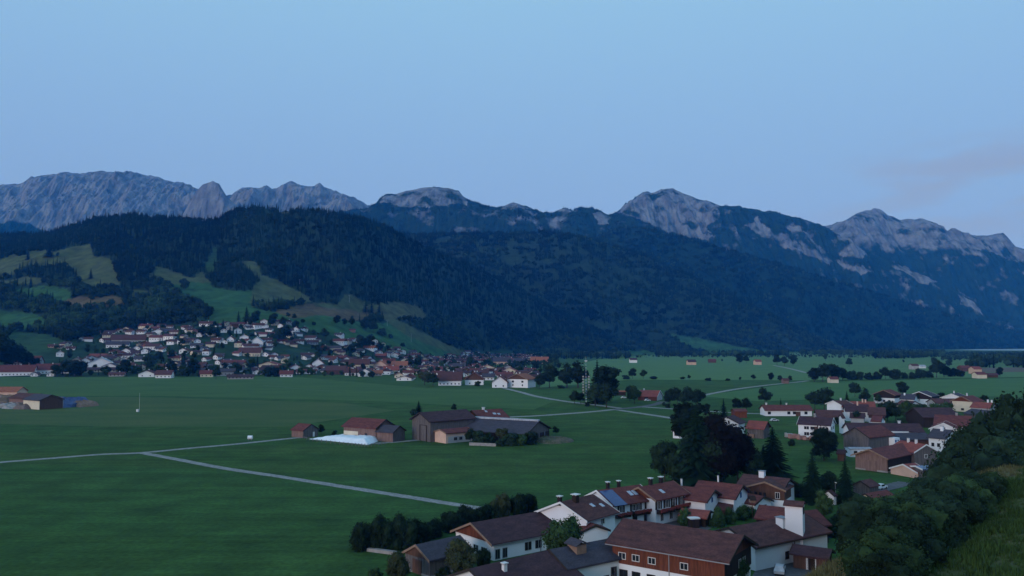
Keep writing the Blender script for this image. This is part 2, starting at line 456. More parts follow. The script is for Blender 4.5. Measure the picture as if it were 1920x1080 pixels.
def rocky(polys, soft=0.70, gap=0.06):
    def f(v, s):
        px, row = project(v[:, 0], v[:, 1], v[:, 2])
        jx = fbm(v[:, 0] / 60, v[:, 2] / 60, 4) * 14; jy = fbm(v[:, 0] / 60 + 50, v[:, 2] / 60, 4) * 10
        r = np.full(len(px), gap)
        for p in polys: r[in_poly(px + jx, row + jy, p)] = soft
        return r
    return f
def bare(row_full, row_none, base=0.95, low=0.0):
    def f(v, s):
        px, row = project(v[:, 0], v[:, 1], v[:, 2])
        t = np.clip((row - np.interp(px, *row_full)) / np.maximum(np.interp(px, *row_none) - np.interp(px, *row_full), 1), 0, 1)
        return base * (1 - t) + low * t + 0.25 * fbm(v[:, 0] / 150, v[:, 2] / 90, 4)
    return f
POLY4 = [[(706, 380), (728, 360), (760, 352), (800, 346), (850, 348), (872, 370), (878, 384), (800, 390), (730, 386)], [(938, 391), (962, 376), (985, 384), (994, 393)],
         [(1042, 414), (1046, 394), (1055, 386), (1071, 391), (1073, 403), (1060, 414)], [(1112, 402), (1130, 396), (1144, 403), (1142, 416), (1120, 416)]]
POLY5 = [[(1150, 404), (1180, 380), (1213, 354), (1262, 349), (1310, 370), (1352, 384), (1350, 402), (1330, 425), (1325, 452), (1270, 440), (1200, 425), (1160, 412)],
         [(1280, 400), (1330, 410), (1330, 455), (1280, 440)], [(1392, 425), (1425, 406), (1440, 430), (1475, 455), (1472, 466), (1440, 446)],
         [(1438, 440), (1472, 436), (1530, 478), (1562, 492), (1555, 500), (1480, 464)], [(1474, 430), (1502, 428), (1545, 465), (1565, 496), (1540, 490)],
         [(1566, 445), (1592, 443), (1622, 474), (1618, 488), (1570, 482)], [(1570, 488), (1630, 508), (1618, 518), (1590, 508)],
         [(1650, 466), (1684, 494), (1722, 492), (1722, 512), (1680, 508)], [(1688, 502), (1775, 508), (1750, 534), (1720, 528)], [(1800, 556), (1845, 580), (1840, 592), (1800, 570)]]
bare_massif.mesh('mountain', -500, 900, 1000, 230, rock_m, bare(([-500, 0, 60, 130, 900], [395, 398, 412, 440, 440]), ([-500, 0, 60, 130, 900], [415, 425, 432, 470, 470]), 1.15, -0.3), label='broad bare limestone massif behind the wooded hill, far left')
rock_tooth.mesh('mountain', 270, 560, 260, 120, rock_m, bare(([270, 560], [440, 440]), ([270, 560], [470, 470]), 1.2, 0.2), label='pale rock tooth standing in front of the limestone massif')
cliff_ridge.mesh('mountain', 420, 1300, 700, 150, rock_m, rocky(POLY4), label='blue wooded ridge with a low band of cliffs along its top')
rocky_massif.mesh('mountain', 1000, 2100, 900, 230, rock_m, rocky(POLY5), label='rocky peak with broken cliff bands running down to the right')
far_massif.mesh('mountain', 1380, 2400, 700, 190, rock_m, bare(([1380, 2400], [440, 470]), ([1380, 2400], [490, 520]), 0.85, 0.0), label='farthest rounded rocky summit at the right edge')
round_hill.mesh('hill', 960, 2200, 260, 80, rock_m, lambda v, s: np.full(len(v), -0.3), label='dark blue wooded hill with a rounded top in the middle distance')

# screen outlines of the open ground on the slopes, carried onto the terrain
OLIVE, GREEN, BROWN, DARK, DRY = 0, 1, 2, 3, 4
MEADOWS = [
    (OLIVE, [(0, 490), (60, 471), (112, 469), (174, 458), (177, 480), (206, 482), (212, 502), (225, 532), (219, 546), (183, 538), (146, 530), (144, 511), (117, 498), (73, 496), (46, 502), (12, 519), (-40, 523), (-60, 500)]),
    (OLIVE, [(0, 525), (75, 520), (76, 531), (0, 537), (-40, 535)]),
    (GREEN, [(21, 547), (58, 540), (94, 538), (128, 542), (135, 560), (125, 566), (79, 560), (25, 551)]),
    (BROWN, [(125, 567), (140, 556), (175, 558), (210, 553), (238, 566), (228, 576), (180, 573), (150, 581), (135, 576)]),
    (OLIVE, [(235, 540), (280, 545), (285, 560), (250, 562)]),
    (GREEN, [(-60, 578), (0, 580), (62, 587), (88, 600), (85, 612), (30, 622), (0, 621), (-60, 630)]),
    (DARK, [(15, 623), (80, 625), (125, 640), (130, 655), (70, 668), (0, 664), (0, 640)]),
    (OLIVE, [(277, 519), (300, 502), (317, 507), (354, 519), (379, 509), (392, 528), (340, 535), (300, 528)]),
    (GREEN, [(300, 528), (340, 535), (392, 528), (400, 540), (475, 546), (470, 575), (400, 585), (340, 560), (325, 545)]),
    (OLIVE, [(452, 489), (483, 492), (492, 517), (517, 523), (542, 538), (575, 554), (583, 566), (470, 575), (475, 546), (490, 527)]),
    (BROWN, [(515, 585), (560, 572), (600, 566), (640, 575), (700, 572), (730, 590), (690, 600), (660, 600), (600, 592), (545, 596)]),
    (OLIVE, [(583, 565), (637, 573), (640, 548), (660, 552), (685, 569), (708, 573), (700, 590), (640, 580), (590, 573)]),
    (DRY, [(708, 573), (740, 565), (779, 573), (795, 582), (800, 600), (745, 600), (730, 605), (705, 590)]),
    (GREEN, [(400, 580), (470, 575), (515, 585), (545, 596), (600, 592), (690, 604), (730, 605), (758, 627), (800, 645), (860, 664), (840, 670), (754, 660), (704, 644), (667, 636), (617, 629), (571, 617), (533, 610), (423, 610), (372, 612), (385, 596)]),
    (OLIVE, [(730, 605), (745, 600), (790, 622), (850, 652), (890, 664), (860, 666), (800, 645), (758, 627)]),
    (DARK, [(400, 470), (412, 468), (404, 500), (388, 512), (385, 500)]),
    (DRY, [(522, 392), (538, 390), (545, 400), (526, 402)]),
]
RIGHT_MEADOWS = [
    (OLIVE, [(1088, 636), (1130, 646), (1165, 660), (1210, 672), (1090, 672)]),
    (GREEN, [(1160, 654), (1230, 661), (1290, 668), (1300, 676), (1160, 676)]),
    (GREEN, [(1252, 625), (1300, 633), (1360, 645), (1440, 658), (1440, 668), (1330, 664), (1290, 650)]),
]
VILLAGE = [(118, 646), (180, 628), (300, 610), (420, 606), (545, 606), (625, 627), (704, 641), (765, 658), (830, 668), (880, 658), (1040, 655), (1050, 690), (1005, 728), (830, 730), (700, 716), (560, 708), (400, 714), (160, 708), (-80, 706), (-80, 676), (60, 665)]
def open_ground(px, row, table):
    r = np.full(np.shape(px), -1)
    for k, p in table: r[in_poly(px, row, p)] = k
    return r

def paint_mat():
    m, nt, b = nodes_of('slope_ground')
    N, L = nt.nodes, nt.links
    b.inputs['Roughness'].default_value = 0.95; b.inputs['Specular IOR Level'].default_value = 0.05
    at = N.new('ShaderNodeAttribute'); at.attribute_name = 'ground_colour'
    tc = N.new('ShaderNodeTexCoord')
    n = N.new('ShaderNodeTexNoise'); n.inputs['Scale'].default_value = 0.05; n.inputs['Detail'].default_value = 8
    L.new(tc.outputs['Object'], n.inputs['Vector'])
    mr = N.new('ShaderNodeMapRange'); mr.inputs['From Min'].default_value = 0.3; mr.inputs['From Max'].default_value = 0.7; mr.inputs['To Min'].default_value = 0.65; mr.inputs['To Max'].default_value = 1.3
    L.new(n.outputs[0], mr.inputs[0])
    v = N.new('ShaderNodeVectorMath'); v.operation = 'SCALE'
    L.new(at.outputs['Color'], v.inputs[0]); L.new(mr.outputs[0], v.inputs['Scale'])
    L.new(v.outputs[0], b.inputs['Base Color'])
    return m
paint_m = paint_mat()
GCOL = np.array([(0.072, 0.090, 0.036), (0.040, 0.098, 0.034), (0.112, 0.084, 0.042), (0.035, 0.075, 0.030), (0.080, 0.088, 0.04)])
def painted(ridge, name, px0, px1, nu, nd, table, label):
    o = ridge.mesh(name, px0, px1, nu, nd, paint_m, label=label)
    me = o.data
    v = np.empty(len(me.vertices) * 3, np.float32); me.vertices.foreach_get('co', v); v = v.reshape(-1, 3)
    px, row = project(v[:, 0], v[:, 1], v[:, 2])
    jx = fbm(v[:, 0] / 30, v[:, 1] / 30, 4) * 10
    k = open_ground(px + jx, row + jx * 0.6, table)
    c = np.tile(np.array([[0.022, 0.042, 0.024]]), (len(v), 1))
    vil = in_poly(px, row, VILLAGE)
    c[vil] = (0.026, 0.055, 0.028)
    for i in range(5): c[k == i] = GCOL[i]
    low = v[:, 2] < 3.0
    c[low & (k < 0) & ~vil] = (0.028, 0.115, 0.04)
    a = me.attributes.new('ground_colour', 'FLOAT_COLOR', 'POINT')
    a.data.foreach_set('color', np.concatenate([c, np.ones((len(c), 1))], 1).astype(np.float32).ravel())
    return o
painted(near_hill, 'hill', -500, 1230, 620, 190, MEADOWS, 'dark wooded hill with open pastures on its lower slopes, left of centre')
painted(middle_hill, 'hill', 520, 1700, 380, 120, RIGHT_MEADOWS, 'wooded hill behind the valley floor, right of the wooded pasture hill')

# ---- the spur that carries the camera, with its grassy rim at lower right
P1x, P1y = 23.4, 60.0
TX, TY = 0.685, 0.7285
NX, NY = 0.7285, -0.685
def spur_z(x, y):
    x = np.asarray(x, float); y = np.asarray(y, float)
    s = (x - P1x) * NX + (y - P1y) * NY
    a = (x - P1x) * TX + (y - P1y) * TY
    zc = 21.4 + 0.035 * np.clip(a, -120, 62) - np.clip(a - 62, 0, 400) * 0.35
    near = 0.10 * s + 0.6 * fbm(x / 9.0, y / 9.0, 4)
    fall = -0.85 * (np.sqrt(s * s + 20.0) - 4.47) 
    return zc + np.where(s > 0, near * np.clip(s / 4, 0, 1), fall + 0.6 * fbm(x / 9.0, y / 9.0, 4) * np.clip(-s / 4, 0, 1))
def ground_z(x, y):
    x = np.asarray(x, float); y = np.asarray(y, float)
    u = x / np.maximum(y, 1.0)
    z = np.zeros(np.broadcast(x, y).shape)
    for r, lo, hi in ((near_hill, -0.98, 0.18), (middle_hill, -0.29, 0.49), (round_hill, 0.0, 0.83)):
        z = np.maximum(z, np.where((u > lo) & (u < hi), r.z(np.clip(u, lo, hi), y), 0))
    return np.maximum(z, np.where(y < 400, spur_z(x, y), 0))
_dm = np.concatenate([np.arange(40, 400, 0.5), np.arange(400, 1400, 1.5), np.arange(1400, 6000, 4)])
def hit(px, py):
    """where the ray through a pixel of the photograph meets the ground"""
    dx, dy, dz = ray(px, py)
    x = dx / dy * _dm; z = CAM_H + dz / dy * _dm
    g = ground_z(x, _dm)
    b = np.nonzero(z <= g)[0]
    i = b[0] if len(b) else len(_dm) - 1
    return float(x[i]), float(_dm[i]), float(g[i])
def flat(px, py, z=0.0):
    x, y = unproj(px, py, z); return float(x), float(y)

# ---- valley floor
def valley_mat():
    m, nt, b = nodes_of('meadow_grass')
    N, L = nt.nodes, nt.links
    b.inputs['Roughness'].default_value = 0.95; b.inputs['Specular IOR Level'].default_value = 0.06
    b.inputs['Sheen Weight'].default_value = 0.02; b.inputs['Sheen Roughness'].default_value = 0.5; b.inputs['Sheen Tint'].default_value = (0.55, 1.0, 0.6, 1)
    tc = N.new('ShaderNodeTexCoord')
    def noise(s, d=5, st=(1, 1, 1), rot=0.0):
        mp = N.new('ShaderNodeMapping'); mp.inputs['Scale'].default_value = st; mp.inputs['Rotation'].default_value = (0, 0, rot)
        n = N.new('ShaderNodeTexNoise'); n.inputs['Scale'].default_value = s; n.inputs['Detail'].default_value = d
        L.new(tc.outputs['Object'], mp.inputs[0]); L.new(mp.outputs[0], n.inputs['Vector']); return n.outputs[0]
    def mr(src, a, bb, lo=0.3, hi=0.7):
        q = N.new('ShaderNodeMapRange'); q.inputs['From Min'].default_value = lo; q.inputs['From Max'].default_value = hi
        q.inputs['To Min'].default_value = a; q.inputs['To Max'].default_value = bb; L.new(src, q.inputs[0]); return q.outputs[0]
    def mixc(f, a, c):
        q = N.new('ShaderNodeMix'); q.data_type = 'RGBA'; L.new(f, q.inputs[0])
        for i, s in ((6, a), (7, c)):
            if isinstance(s, tuple): q.inputs[i].default_value = (*s, 1)
            else: L.new(s, q.inputs[i])
        return q.outputs[2]
    def mul(a, c):
        q = N.new('ShaderNodeMath'); q.operation = 'MULTIPLY'; L.new(a, q.inputs[0]); L.new(c, q.inputs[1]); return q.outputs[0]
    # strips of mown and unmown grass: Voronoi cells stretched along the valley
    mp = N.new('ShaderNodeMapping'); mp.inputs['Rotation'].default_value = (0, 0, 0.35); mp.inputs['Scale'].default_value = (0.0035, 0.011, 1)
    L.new(tc.outputs['Object'], mp.inputs[0])
    vo = N.new('ShaderNodeTexVoronoi'); vo.inputs['Scale'].default_value = 1.0; vo.inputs['Randomness'].default_value = 0.8
    L.new(mp.outputs[0], vo.inputs['Vector'])
    sp = N.new('ShaderNodeSeparateXYZ'); L.new(vo.outputs['Color'], sp.inputs[0])
    base = mixc(mr(noise(0.012, 6, (1, 2.2, 1), 0.3), 0, 1), (0.022, 0.070, 0.014), (0.048, 0.088, 0.019))
    base = mixc(mr(sp.outputs[0], 0.0, 0.75, 0.2, 1.0), base, (0.034, 0.088, 0.022))
    stripes = mr(noise(0.30, 2, (0.03, 1, 1), 0.42), 0.80, 1.18)
    fine = mr(noise(0.9, 6), 0.72, 1.24)
    clump = mr(noise(0.09, 8), 0.70, 1.25)
    k = mul(mul(stripes, fine), clump)
    v = N.new('ShaderNodeVectorMath'); v.operation = 'SCALE'; L.new(base, v.inputs[0]); L.new(k, v.inputs['Scale'])
    L.new(v.outputs[0], b.inputs['Base Color'])
    bp = N.new('ShaderNodeBump'); bp.inputs['Strength'].default_value = 0.4; bp.inputs['Distance'].default_value = 0.15
    L.new(noise(1.6, 5), bp.inputs['Height']); L.new(bp.outputs[0], b.inputs['Normal'])
    return m
gm = valley_mat()
g = MB(); g.add([(-7000, -300, 0), (7000, -300, 0), (7000, 7600, 0), (-7000, 7600, 0)], [(0, 1, 2, 3)])
g.build('valley_floor', gm, kind='structure', label='wide flat green meadow floor of the valley')

def hillside():
    na, ns = 150, 120
    a = np.linspace(-150, 260, na); s = np.linspace(-75, 90, ns)
    A, Sg = np.meshgrid(a, s, indexing='ij')
    x = P1x + TX * A + NX * Sg; y = P1y + TY * A + NY * Sg
    z = spur_z(x, y)
    z = np.maximum(z, -1.2)
    v = np.stack([x, y, z], -1).reshape(-1, 3)
    i = np.arange(na - 1)[:, None] * ns + np.arange(ns - 1)[None, :]
    f = np.stack([i, i + ns, i + ns + 1, i + 1], -1).reshape(-1, 4)
    m = mat('spur_grass', (0.110, 0.100, 0.040), (0.040, 0.066, 0.022), 0.18, 0.95, 0.6, 2.5, 6, fine=1.4)
    link('hillside', mesh_np('hillside', v, f, m, smooth=True), kind='structure', label='dry grassy slope of the spur at lower right')
hillside()

# ---- roads and tracks: ribbons on the valley floor
road_m = mat('farm_track', (0.30, 0.285, 0.26), (0.23, 0.22, 0.205), 0.25, 0.9, 0.2, 3, fine=1.0)
tar_m = mat('asphalt', (0.115, 0.115, 0.118), (0.085, 0.085, 0.09), 0.2, 0.85, 0.2, 4, fine=1.3)
worn_m = mat('worn_grass_track', (0.085, 0.125, 0.055), (0.05, 0.11, 0.045), 0.08, 0.95)
_rz = [0.02]
def smooth_line(p, n=14):
    p = [Vector(q) for q in p]
    if len(p) < 3: return [p[0].lerp(p[1], i / 12) for i in range(13)]
    out = []
    q = [p[0] * 2 - p[1]] + p + [p[-1] * 2 - p[-2]]
    for i in range(1, len(q) - 2):
        for j in range(n):
            t = j / n
            a, b, c, d = q[i - 1], q[i], q[i + 1], q[i + 2]
            out.append(0.5 * ((2 * b) + (c - a) * t + (2 * a - 5 * b + 4 * c - d) * t * t + (3 * b - a - 3 * c + d) * t ** 3))
    out.append(p[-1]); return out
def road(pts, w, m, name='road', label=None, drape=False, seed=1):
    ln = smooth_line([Vector(flat(*p)) for p in pts])
    _rz[0] += 0.004
    v = []; rr = random.Random(seed)
    for i, p in enumerate(ln):
        t = (ln[min(i + 1, len(ln) - 1)] - ln[max(i - 1, 0)]).normalized()
        n = Vector((-t.y, t.x))
        for sgn in (1, 0, -1):
            q = p + n * (sgn * w * 0.5 * (1 + 0.10 * rr.uniform(-1, 1)))
            zz = _rz[0] + (0.05 if sgn == 0 else 0.0)
            if drape: zz += float(ground_z(q.x, q.y)) 
            v.append((q.x, q.y, zz))
    f = []
    for i in range(len(ln) - 1):
        for k in range(2): f.append((i * 3 + k, i * 3 + k + 1, i * 3 + 4 + k, i * 3 + 3 + k))
    return link(name, mesh_np(name, np.array(v), [t[::-1] for t in f], m), kind='structure', label=label)
road([(-60, 874), (0, 867), (100, 859), (190, 852), (265, 849), (350, 841), (450, 832), (545, 822), (575, 820)], 3.6, road_m, label='pale farm road from the left edge to the fenced silage clamp')
road([(265, 849), (330, 861), (420, 878), (520, 893), (640, 912), (760, 931), (860, 947), (900, 953)], 3.2, road_m, label='pale farm road forking off towards the dark hedge')
road([(690, 832), (740, 829), (800, 824), (860, 822)], 3.4, road_m, 'road', 'pale yard lane along the timber barns')
road([(930, 783), (1000, 780), (1060, 776), (1110, 772), (1150, 768)], 5.0, road_m, label='pale road from the farm to the crossroads')
road([(945, 728), (975, 735), (1005, 743), (1050, 751), (1095, 757), (1130, 761), (1165, 766)], 5.0, road_m, label='pale road curving from the far village to the crossroads')
road([(1150, 768), (1170, 766), (1200, 763), (1225, 759), (1245, 753)], 6.0, tar_m, label='grey road from the crossroads to the long red barn')
road([(1160, 769), (1200, 775), (1240, 781), (1275, 787)], 4.5, road_m, label='lower pale road leaving the crossroads to the right')
road([(1205, 763), (1250, 766), (1290, 769), (1340, 772), (1400, 775), (1520, 779)], 4.5, road_m, label='upper pale road towards the long white bungalow')
road([(1315, 742), (1345, 736), (1385, 729), (1440, 722), (1490, 717), (1515, 714)], 5.0, road_m, label='pale road crossing the far meadow to the tree hedge')
road([(1450, 685), (1480, 691), (1512, 699)], 6.0, road_m, label='faint far track beside the clump of trees')
road([(135, 746), (200, 746), (320, 745), (430, 742)], 2.0, worn_m, 'track', 'faint worn line across the meadow by the mast')
road([(490, 722), (540, 727), (600, 732), (640, 736)], 3.0, worn_m, 'track', 'worn track in front of the far village')
road([(1590, 935), (1625, 924), (1660, 915), (1700, 905)], 5.0, tar_m, label='grey lane between the sheds and the leafy slope')
road([(1330, 1085), (1345, 1050), (1300, 1005)], 3, tar_m, 'path', 'paved path beside the timber farmhouse')

# ---- separate fields lying on the floor: mown, grazed and fallow tones, with distance brightening painted into the far plain
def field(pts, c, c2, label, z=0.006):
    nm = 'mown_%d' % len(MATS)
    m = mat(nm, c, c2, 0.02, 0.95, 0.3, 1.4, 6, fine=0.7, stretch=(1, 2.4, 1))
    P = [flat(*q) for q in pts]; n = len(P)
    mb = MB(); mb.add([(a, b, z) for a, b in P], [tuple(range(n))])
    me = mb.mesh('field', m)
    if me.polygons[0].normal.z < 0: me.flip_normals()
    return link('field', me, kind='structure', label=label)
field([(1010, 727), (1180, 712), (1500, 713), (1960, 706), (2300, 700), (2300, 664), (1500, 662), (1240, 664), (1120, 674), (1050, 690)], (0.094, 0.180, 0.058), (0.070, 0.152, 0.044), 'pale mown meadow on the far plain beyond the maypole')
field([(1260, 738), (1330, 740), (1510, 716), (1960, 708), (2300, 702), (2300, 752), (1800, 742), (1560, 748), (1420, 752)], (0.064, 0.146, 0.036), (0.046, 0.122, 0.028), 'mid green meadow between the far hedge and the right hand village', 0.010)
field([(-200, 704), (180, 707), (560, 707), (800, 728), (940, 730), (1040, 752), (1000, 768), (700, 752), (300, 742), (-200, 746)], (0.060, 0.122, 0.024), (0.036, 0.094, 0.018), 'slightly paler meadow strip before the far village', 0.010)
field([(-200, 748), (240, 744), (640, 755), (740, 770), (540, 800), (200, 800), (-200, 790)], (0.072, 0.104, 0.024), (0.034, 0.084, 0.016), 'yellowish grazed meadow left of the barns', 0.014)
field([(1800, 690), (2000, 688), (2000, 697), (1850, 698), (1790, 694)], (0.14, 0.105, 0.075), (0.10, 0.085, 0.06), 'brownish bare field at the far right', 0.014)
# ---- lake
lk = MB()
a = [flat(1785, 656.4), flat(1850, 657.2), flat(1960, 657.6), flat(2200, 658.0), flat(2200, 654.0), flat(1960, 654.2), flat(1840, 654.8)]
lk.add([(x, y, 0.3) for x, y in a], [tuple(range(7))])
m, nt, b = nodes_of('lake_water'); b.inputs['Base Color'].default_value = (0.30, 0.36, 0.42, 1); b.inputs['Roughness'].default_value = 0.3; b.inputs['Specular IOR Level'].default_value = 0.5
nn = nt.nodes.new('ShaderNodeTexNoise'); nn.inputs['Scale'].default_value = 0.4
bb = nt.nodes.new('ShaderNodeBump'); bb.inputs['Strength'].default_value = 0.6; nt.links.new(nn.outputs[0], bb.inputs['Height']); nt.links.new(bb.outputs[0], b.inputs['Normal'])
lk.build('lake', m, kind='structure', label='thin pale strip of lake water at the far right')

# ---- the dusk air
hz = MB().box(-7200, -500, -60, 7200, 7800, 1650)
hm = bpy.data.materials.new('dusk_haze'); hm.use_nodes = True
hn = hm.node_tree.nodes; hn.clear()
ho = hn.new('ShaderNodeOutputMaterial'); pv = hn.new('ShaderNodeVolumePrincipled')
pv.inputs['Color'].default_value = (0.022, 0.30, 1.0, 1)
pv.inputs['Absorption Color'].default_value = (1, 1, 1, 1)
pv.inputs['Density'].default_value = 6.8e-5
pv.inputs['Anisotropy'].default_value = 0.0
hm.node_tree.links.new(pv.outputs[0], ho.inputs['Volume'])
hz.build('haze', hm, kind='stuff', label='pale blue evening haze filling the valley')

# ------------------------------------------------------------------ trees
bark_m = mat('bark', (0.075, 0.055, 0.042), (0.045, 0.034, 0.027), 1.5, 0.95, 0.4, 10)
con_m = mat('conifer_needles', (0.0075, 0.020, 0.0095), (0.004, 0.011, 0.006), 3.0, 0.9, rnd=0.4, spec=0.05, stand=True)
dec_m = mat('broad_leaves', (0.034, 0.064, 0.022), (0.013, 0.030, 0.014), 5.0, 0.85, rnd=0.3, spec=0.08, stand=True)
dark_m = mat('dark_leaves', (0.019, 0.036, 0.018), (0.007, 0.015, 0.010), 5.0, 0.9, rnd=0.35, spec=0.05, stand=True)
light_m = mat('light_leaves', (0.060, 0.105, 0.036), (0.026, 0.055, 0.020), 5.0, 0.85, rnd=0.2, spec=0.08)
purple_m = mat('copper_leaves', (0.013, 0.012, 0.012), (0.005, 0.005, 0.005), 5.0, 0.9, spec=0.05)
olive_m = mat('olive_leaves', (0.062, 0.072, 0.034), (0.028, 0.038, 0.020), 5.0, 0.9, rnd=0.2, spec=0.05)

def conifer(seed, h=1.0, tiers=14, per=8, width=0.19, base=0.06, ragged=0.25, rows=3):
    """unit-height spruce crown: whorls of drooping, toothed branch sprays"""
    r = np.random.RandomState(seed); V = []; Fc = []
    for t in range(tiers):
        f = t / (tiers - 1)
        z = base + (0.97 - base) * f ** 0.92
        rad = width * (1 - f) ** 0.85 * (0.85 + 0.3 * r.rand()) + 0.012
        n = max(4, int(per * (1 - 0.45 * f)))
        a0 = r.rand() * 6.28
        for k in range(n):
            a = a0 + 6.283 * k / n + r.uniform(-0.25, 0.25)
            L = rad * r.uniform(1 - ragged, 1 + ragged)
            w = L * r.uniform(0.34, 0.5) * (7.0 / per) ** 0.5
            dr = L * r.uniform(0.30, 0.55)
            ca, sa = math.cos(a), math.sin(a)
            b = len(V)
            V.append((0, 0, z + 0.02))
            for j in range(1, rows + 1):
                q = j / rows
                ww = w * (1 - q) ** 0.7 * (1.0 if j % 2 else 0.75) + 0.002
                zz = z + 0.015 - dr * q ** 1.3
                rr = L * q
                V.append((ca * rr - sa * ww, sa * rr + ca * ww, zz - ww * 0.45))
                V.append((ca * rr, sa * rr, zz + 0.006))
                V.append((ca * rr + sa * ww, sa * rr - ca * ww, zz - ww * 0.45))
            Fc.append((b, b + 1, b + 2)); Fc.append((b, b + 2, b + 3))
            for j in range(rows - 1):
                o = b + 1 + j * 3
                Fc.append((o, o + 3, o + 4, o + 1)); Fc.append((o + 1, o + 4, o + 5, o + 2))
    b = len(V)                                   # dense inner wood
    for i, (z, q) in enumerate(((base * 0.8, 0.35), (0.4, 0.36), (0.75, 0.32), (0.99, 0.02))):
        for k in range(6):
            a = 6.283 * k / 6
            rr = width * q * (1 - z) ** 0.8 + 0.004
            V.append((math.cos(a) * rr, math.sin(a) * rr, z))
    for i in range(3):
        for k in range(6):
            Fc.append((b + i * 6 + k, b + i * 6 + (k + 1) % 6, b + i * 6 + 6 + (k + 1) % 6, b + i * 6 + 6 + k))
    V = np.array(V) * h
    return V, Fc

def ico(sub=1):
    import bmesh
    bm = bmesh.new(); bmesh.ops.create_icosphere(bm, subdivisions=sub, radius=1)
    v = np.array([q.co[:] for q in bm.verts]); f = np.array([[w.index for w in q.verts] for q in bm.faces]); bm.free()
    return v, f
ICO_V, ICO_F = ico(2)

def leafy(seed, n=1500, leaf=0.035, lobes=14, rx=0.36, z0=0.16, zc=0.60, rz=0.40, fill=0.72, flat=0.0, shape=None):
    """unit-height broad crown: leaf clumps over many uneven lobes, with solid shaded hearts"""
    r = np.random.RandomState(seed)
    C = []; RR = []
    for i in range(lobes):
        while True:
            p = r.uniform(-1, 1, 3)
            if p.dot(p) < 1: break
        p = p / max(1e-6, np.linalg.norm(p)) * np.linalg.norm(p) ** 0.4
        rad = r.uniform(0.22, 0.50)
        ex = 0.66 + 0.26 * r.rand()
        c = np.array([p[0] * rx * ex, p[1] * rx * ex, zc + p[2] * rz * ex])
        C.append(c); RR.append(rad * min(rx, rz) * np.array([1.1, 1.1, 0.95]))
    C.append(np.array([0, 0, zc])); RR.append(np.array([rx * 0.72, rx * 0.72, rz * 0.75]))
    V = []; Fq = []; nv = 0
    w = np.array([q[0] * q[1] for q in RR]); w /= w.sum()
    ids = r.choice(len(C), n, p=w)
    d = r.normal(size=(n, 3)); d /= np.linalg.norm(d, axis=1)[:, None]
    c = np.array(C)[ids]; rr = np.array(RR)[ids]
    pos = c + d * rr * (0.80 + 0.42 * r.rand(n, 1) ** 1.6)
    ok = pos[:, 2] > z0 - 0.02
    pos = pos[ok]; d = d[ok]; n = len(pos)
    nor = d + r.normal(size=(n, 3)) * 0.55 + np.array([0, 0, 0.25]); nor /= np.linalg.norm(nor, axis=1)[:, None]
    t = np.cross(nor, r.normal(size=(n, 3))); t /= np.linalg.norm(t, axis=1)[:, None] + 1e-9
    b = np.cross(nor, t)
    s = leaf * r.uniform(0.55, 1.25, (n, 1))
    q = np.stack([pos - t * s - b * s * 0.5, pos + t * s * 0.2 - b * s * 0.9, pos + t * s * 1.1 + b * s * 0.2, pos - t * s * 0.1 + b * s], 1).reshape(-1, 3)
    faces = np.arange(n * 4).reshape(-1, 4)
    vs = [q]; fs = [tuple(x) for x in faces.tolist()]; base = n * 4
    for c, rad in zip(C, RR):
        jj = 1 + 0.2 * r.normal(size=(len(ICO_V), 1))
        v = ICO_V * rad * fill * np.clip(jj, 0.6, 1.4) + c
        v[:, 2] = np.maximum(v[:, 2], z0 * 0.8)
        vs.append(v); fs += [tuple(int(a + base) for a in f) for f in ICO_F]; base += len(v)
    return np.concatenate(vs), fs

def trunk_mesh(name, h, r0, taper=0.35, limbs=0, seed=0, limb_len=0.25):
    mb = MB(); rr = random.Random(seed)
    p = Vector((0, 0, -0.02)); 
    seg = 4
    pts = [Vector((rr.uniform(-1, 1) * r0 * 0.5 * (i > 0), rr.uniform(-1, 1) * r0 * 0.5 * (i > 0), h * i / seg - 0.02)) for i in range(seg + 1)]
    for i in range(seg):
        a = r0 * (1 - (1 - taper) * i / seg) * (1.35 if i == 0 else 1); b2 = r0 * (1 - (1 - taper) * (i + 1) / seg)
        mb.tube(pts[i], pts[i + 1], a, b2, 7)
    for i in range(limbs):
        a = rr.random() * 6.28; z = h * rr.uniform(0.45, 0.95); l = limb_len * rr.uniform(0.7, 1.2)
        mb.tube((0, 0, z), (math.cos(a) * l, math.sin(a) * l, z + l * rr.uniform(0.4, 1.0)), r0 * 0.4, r0 * 0.12, 5)
    return mb.mesh(name, bark_m)

def np_mesh(name, vf, m): return mesh_np(name, vf[0], vf[1], m)
PINE = [np_mesh('conifer_crown', conifer(100 + i, 1, 17, 10, w, 0.07, 0.28, 4), con_m) for i, w in enumerate((0.17, 0.20, 0.15, 0.24))]
PINE_NEAR = [np_mesh('conifer_crown', conifer(120 + i, 1, 30, 14, w, 0.06, 0.32, 6), con_m) for i, w in enumerate((0.17, 0.21))]
DEC = {}
def dec(kind, mname, **k):
    key = (kind, mname)
    if key not in DEC:
        DEC[key] = [np_mesh('tree_crown', leafy(200 + 10 * len(DEC) + i, **k), MATS[mname]) for i in range(3)]
    return DEC[key]
P_TRUNK = trunk_mesh('trunk', 0.9, 0.014, 0.15, 0, 1)
D_TRUNK = [trunk_mesh('trunk', 0.55, 0.020, 0.4, 6, 2 + i, 0.25) for i in range(2)]

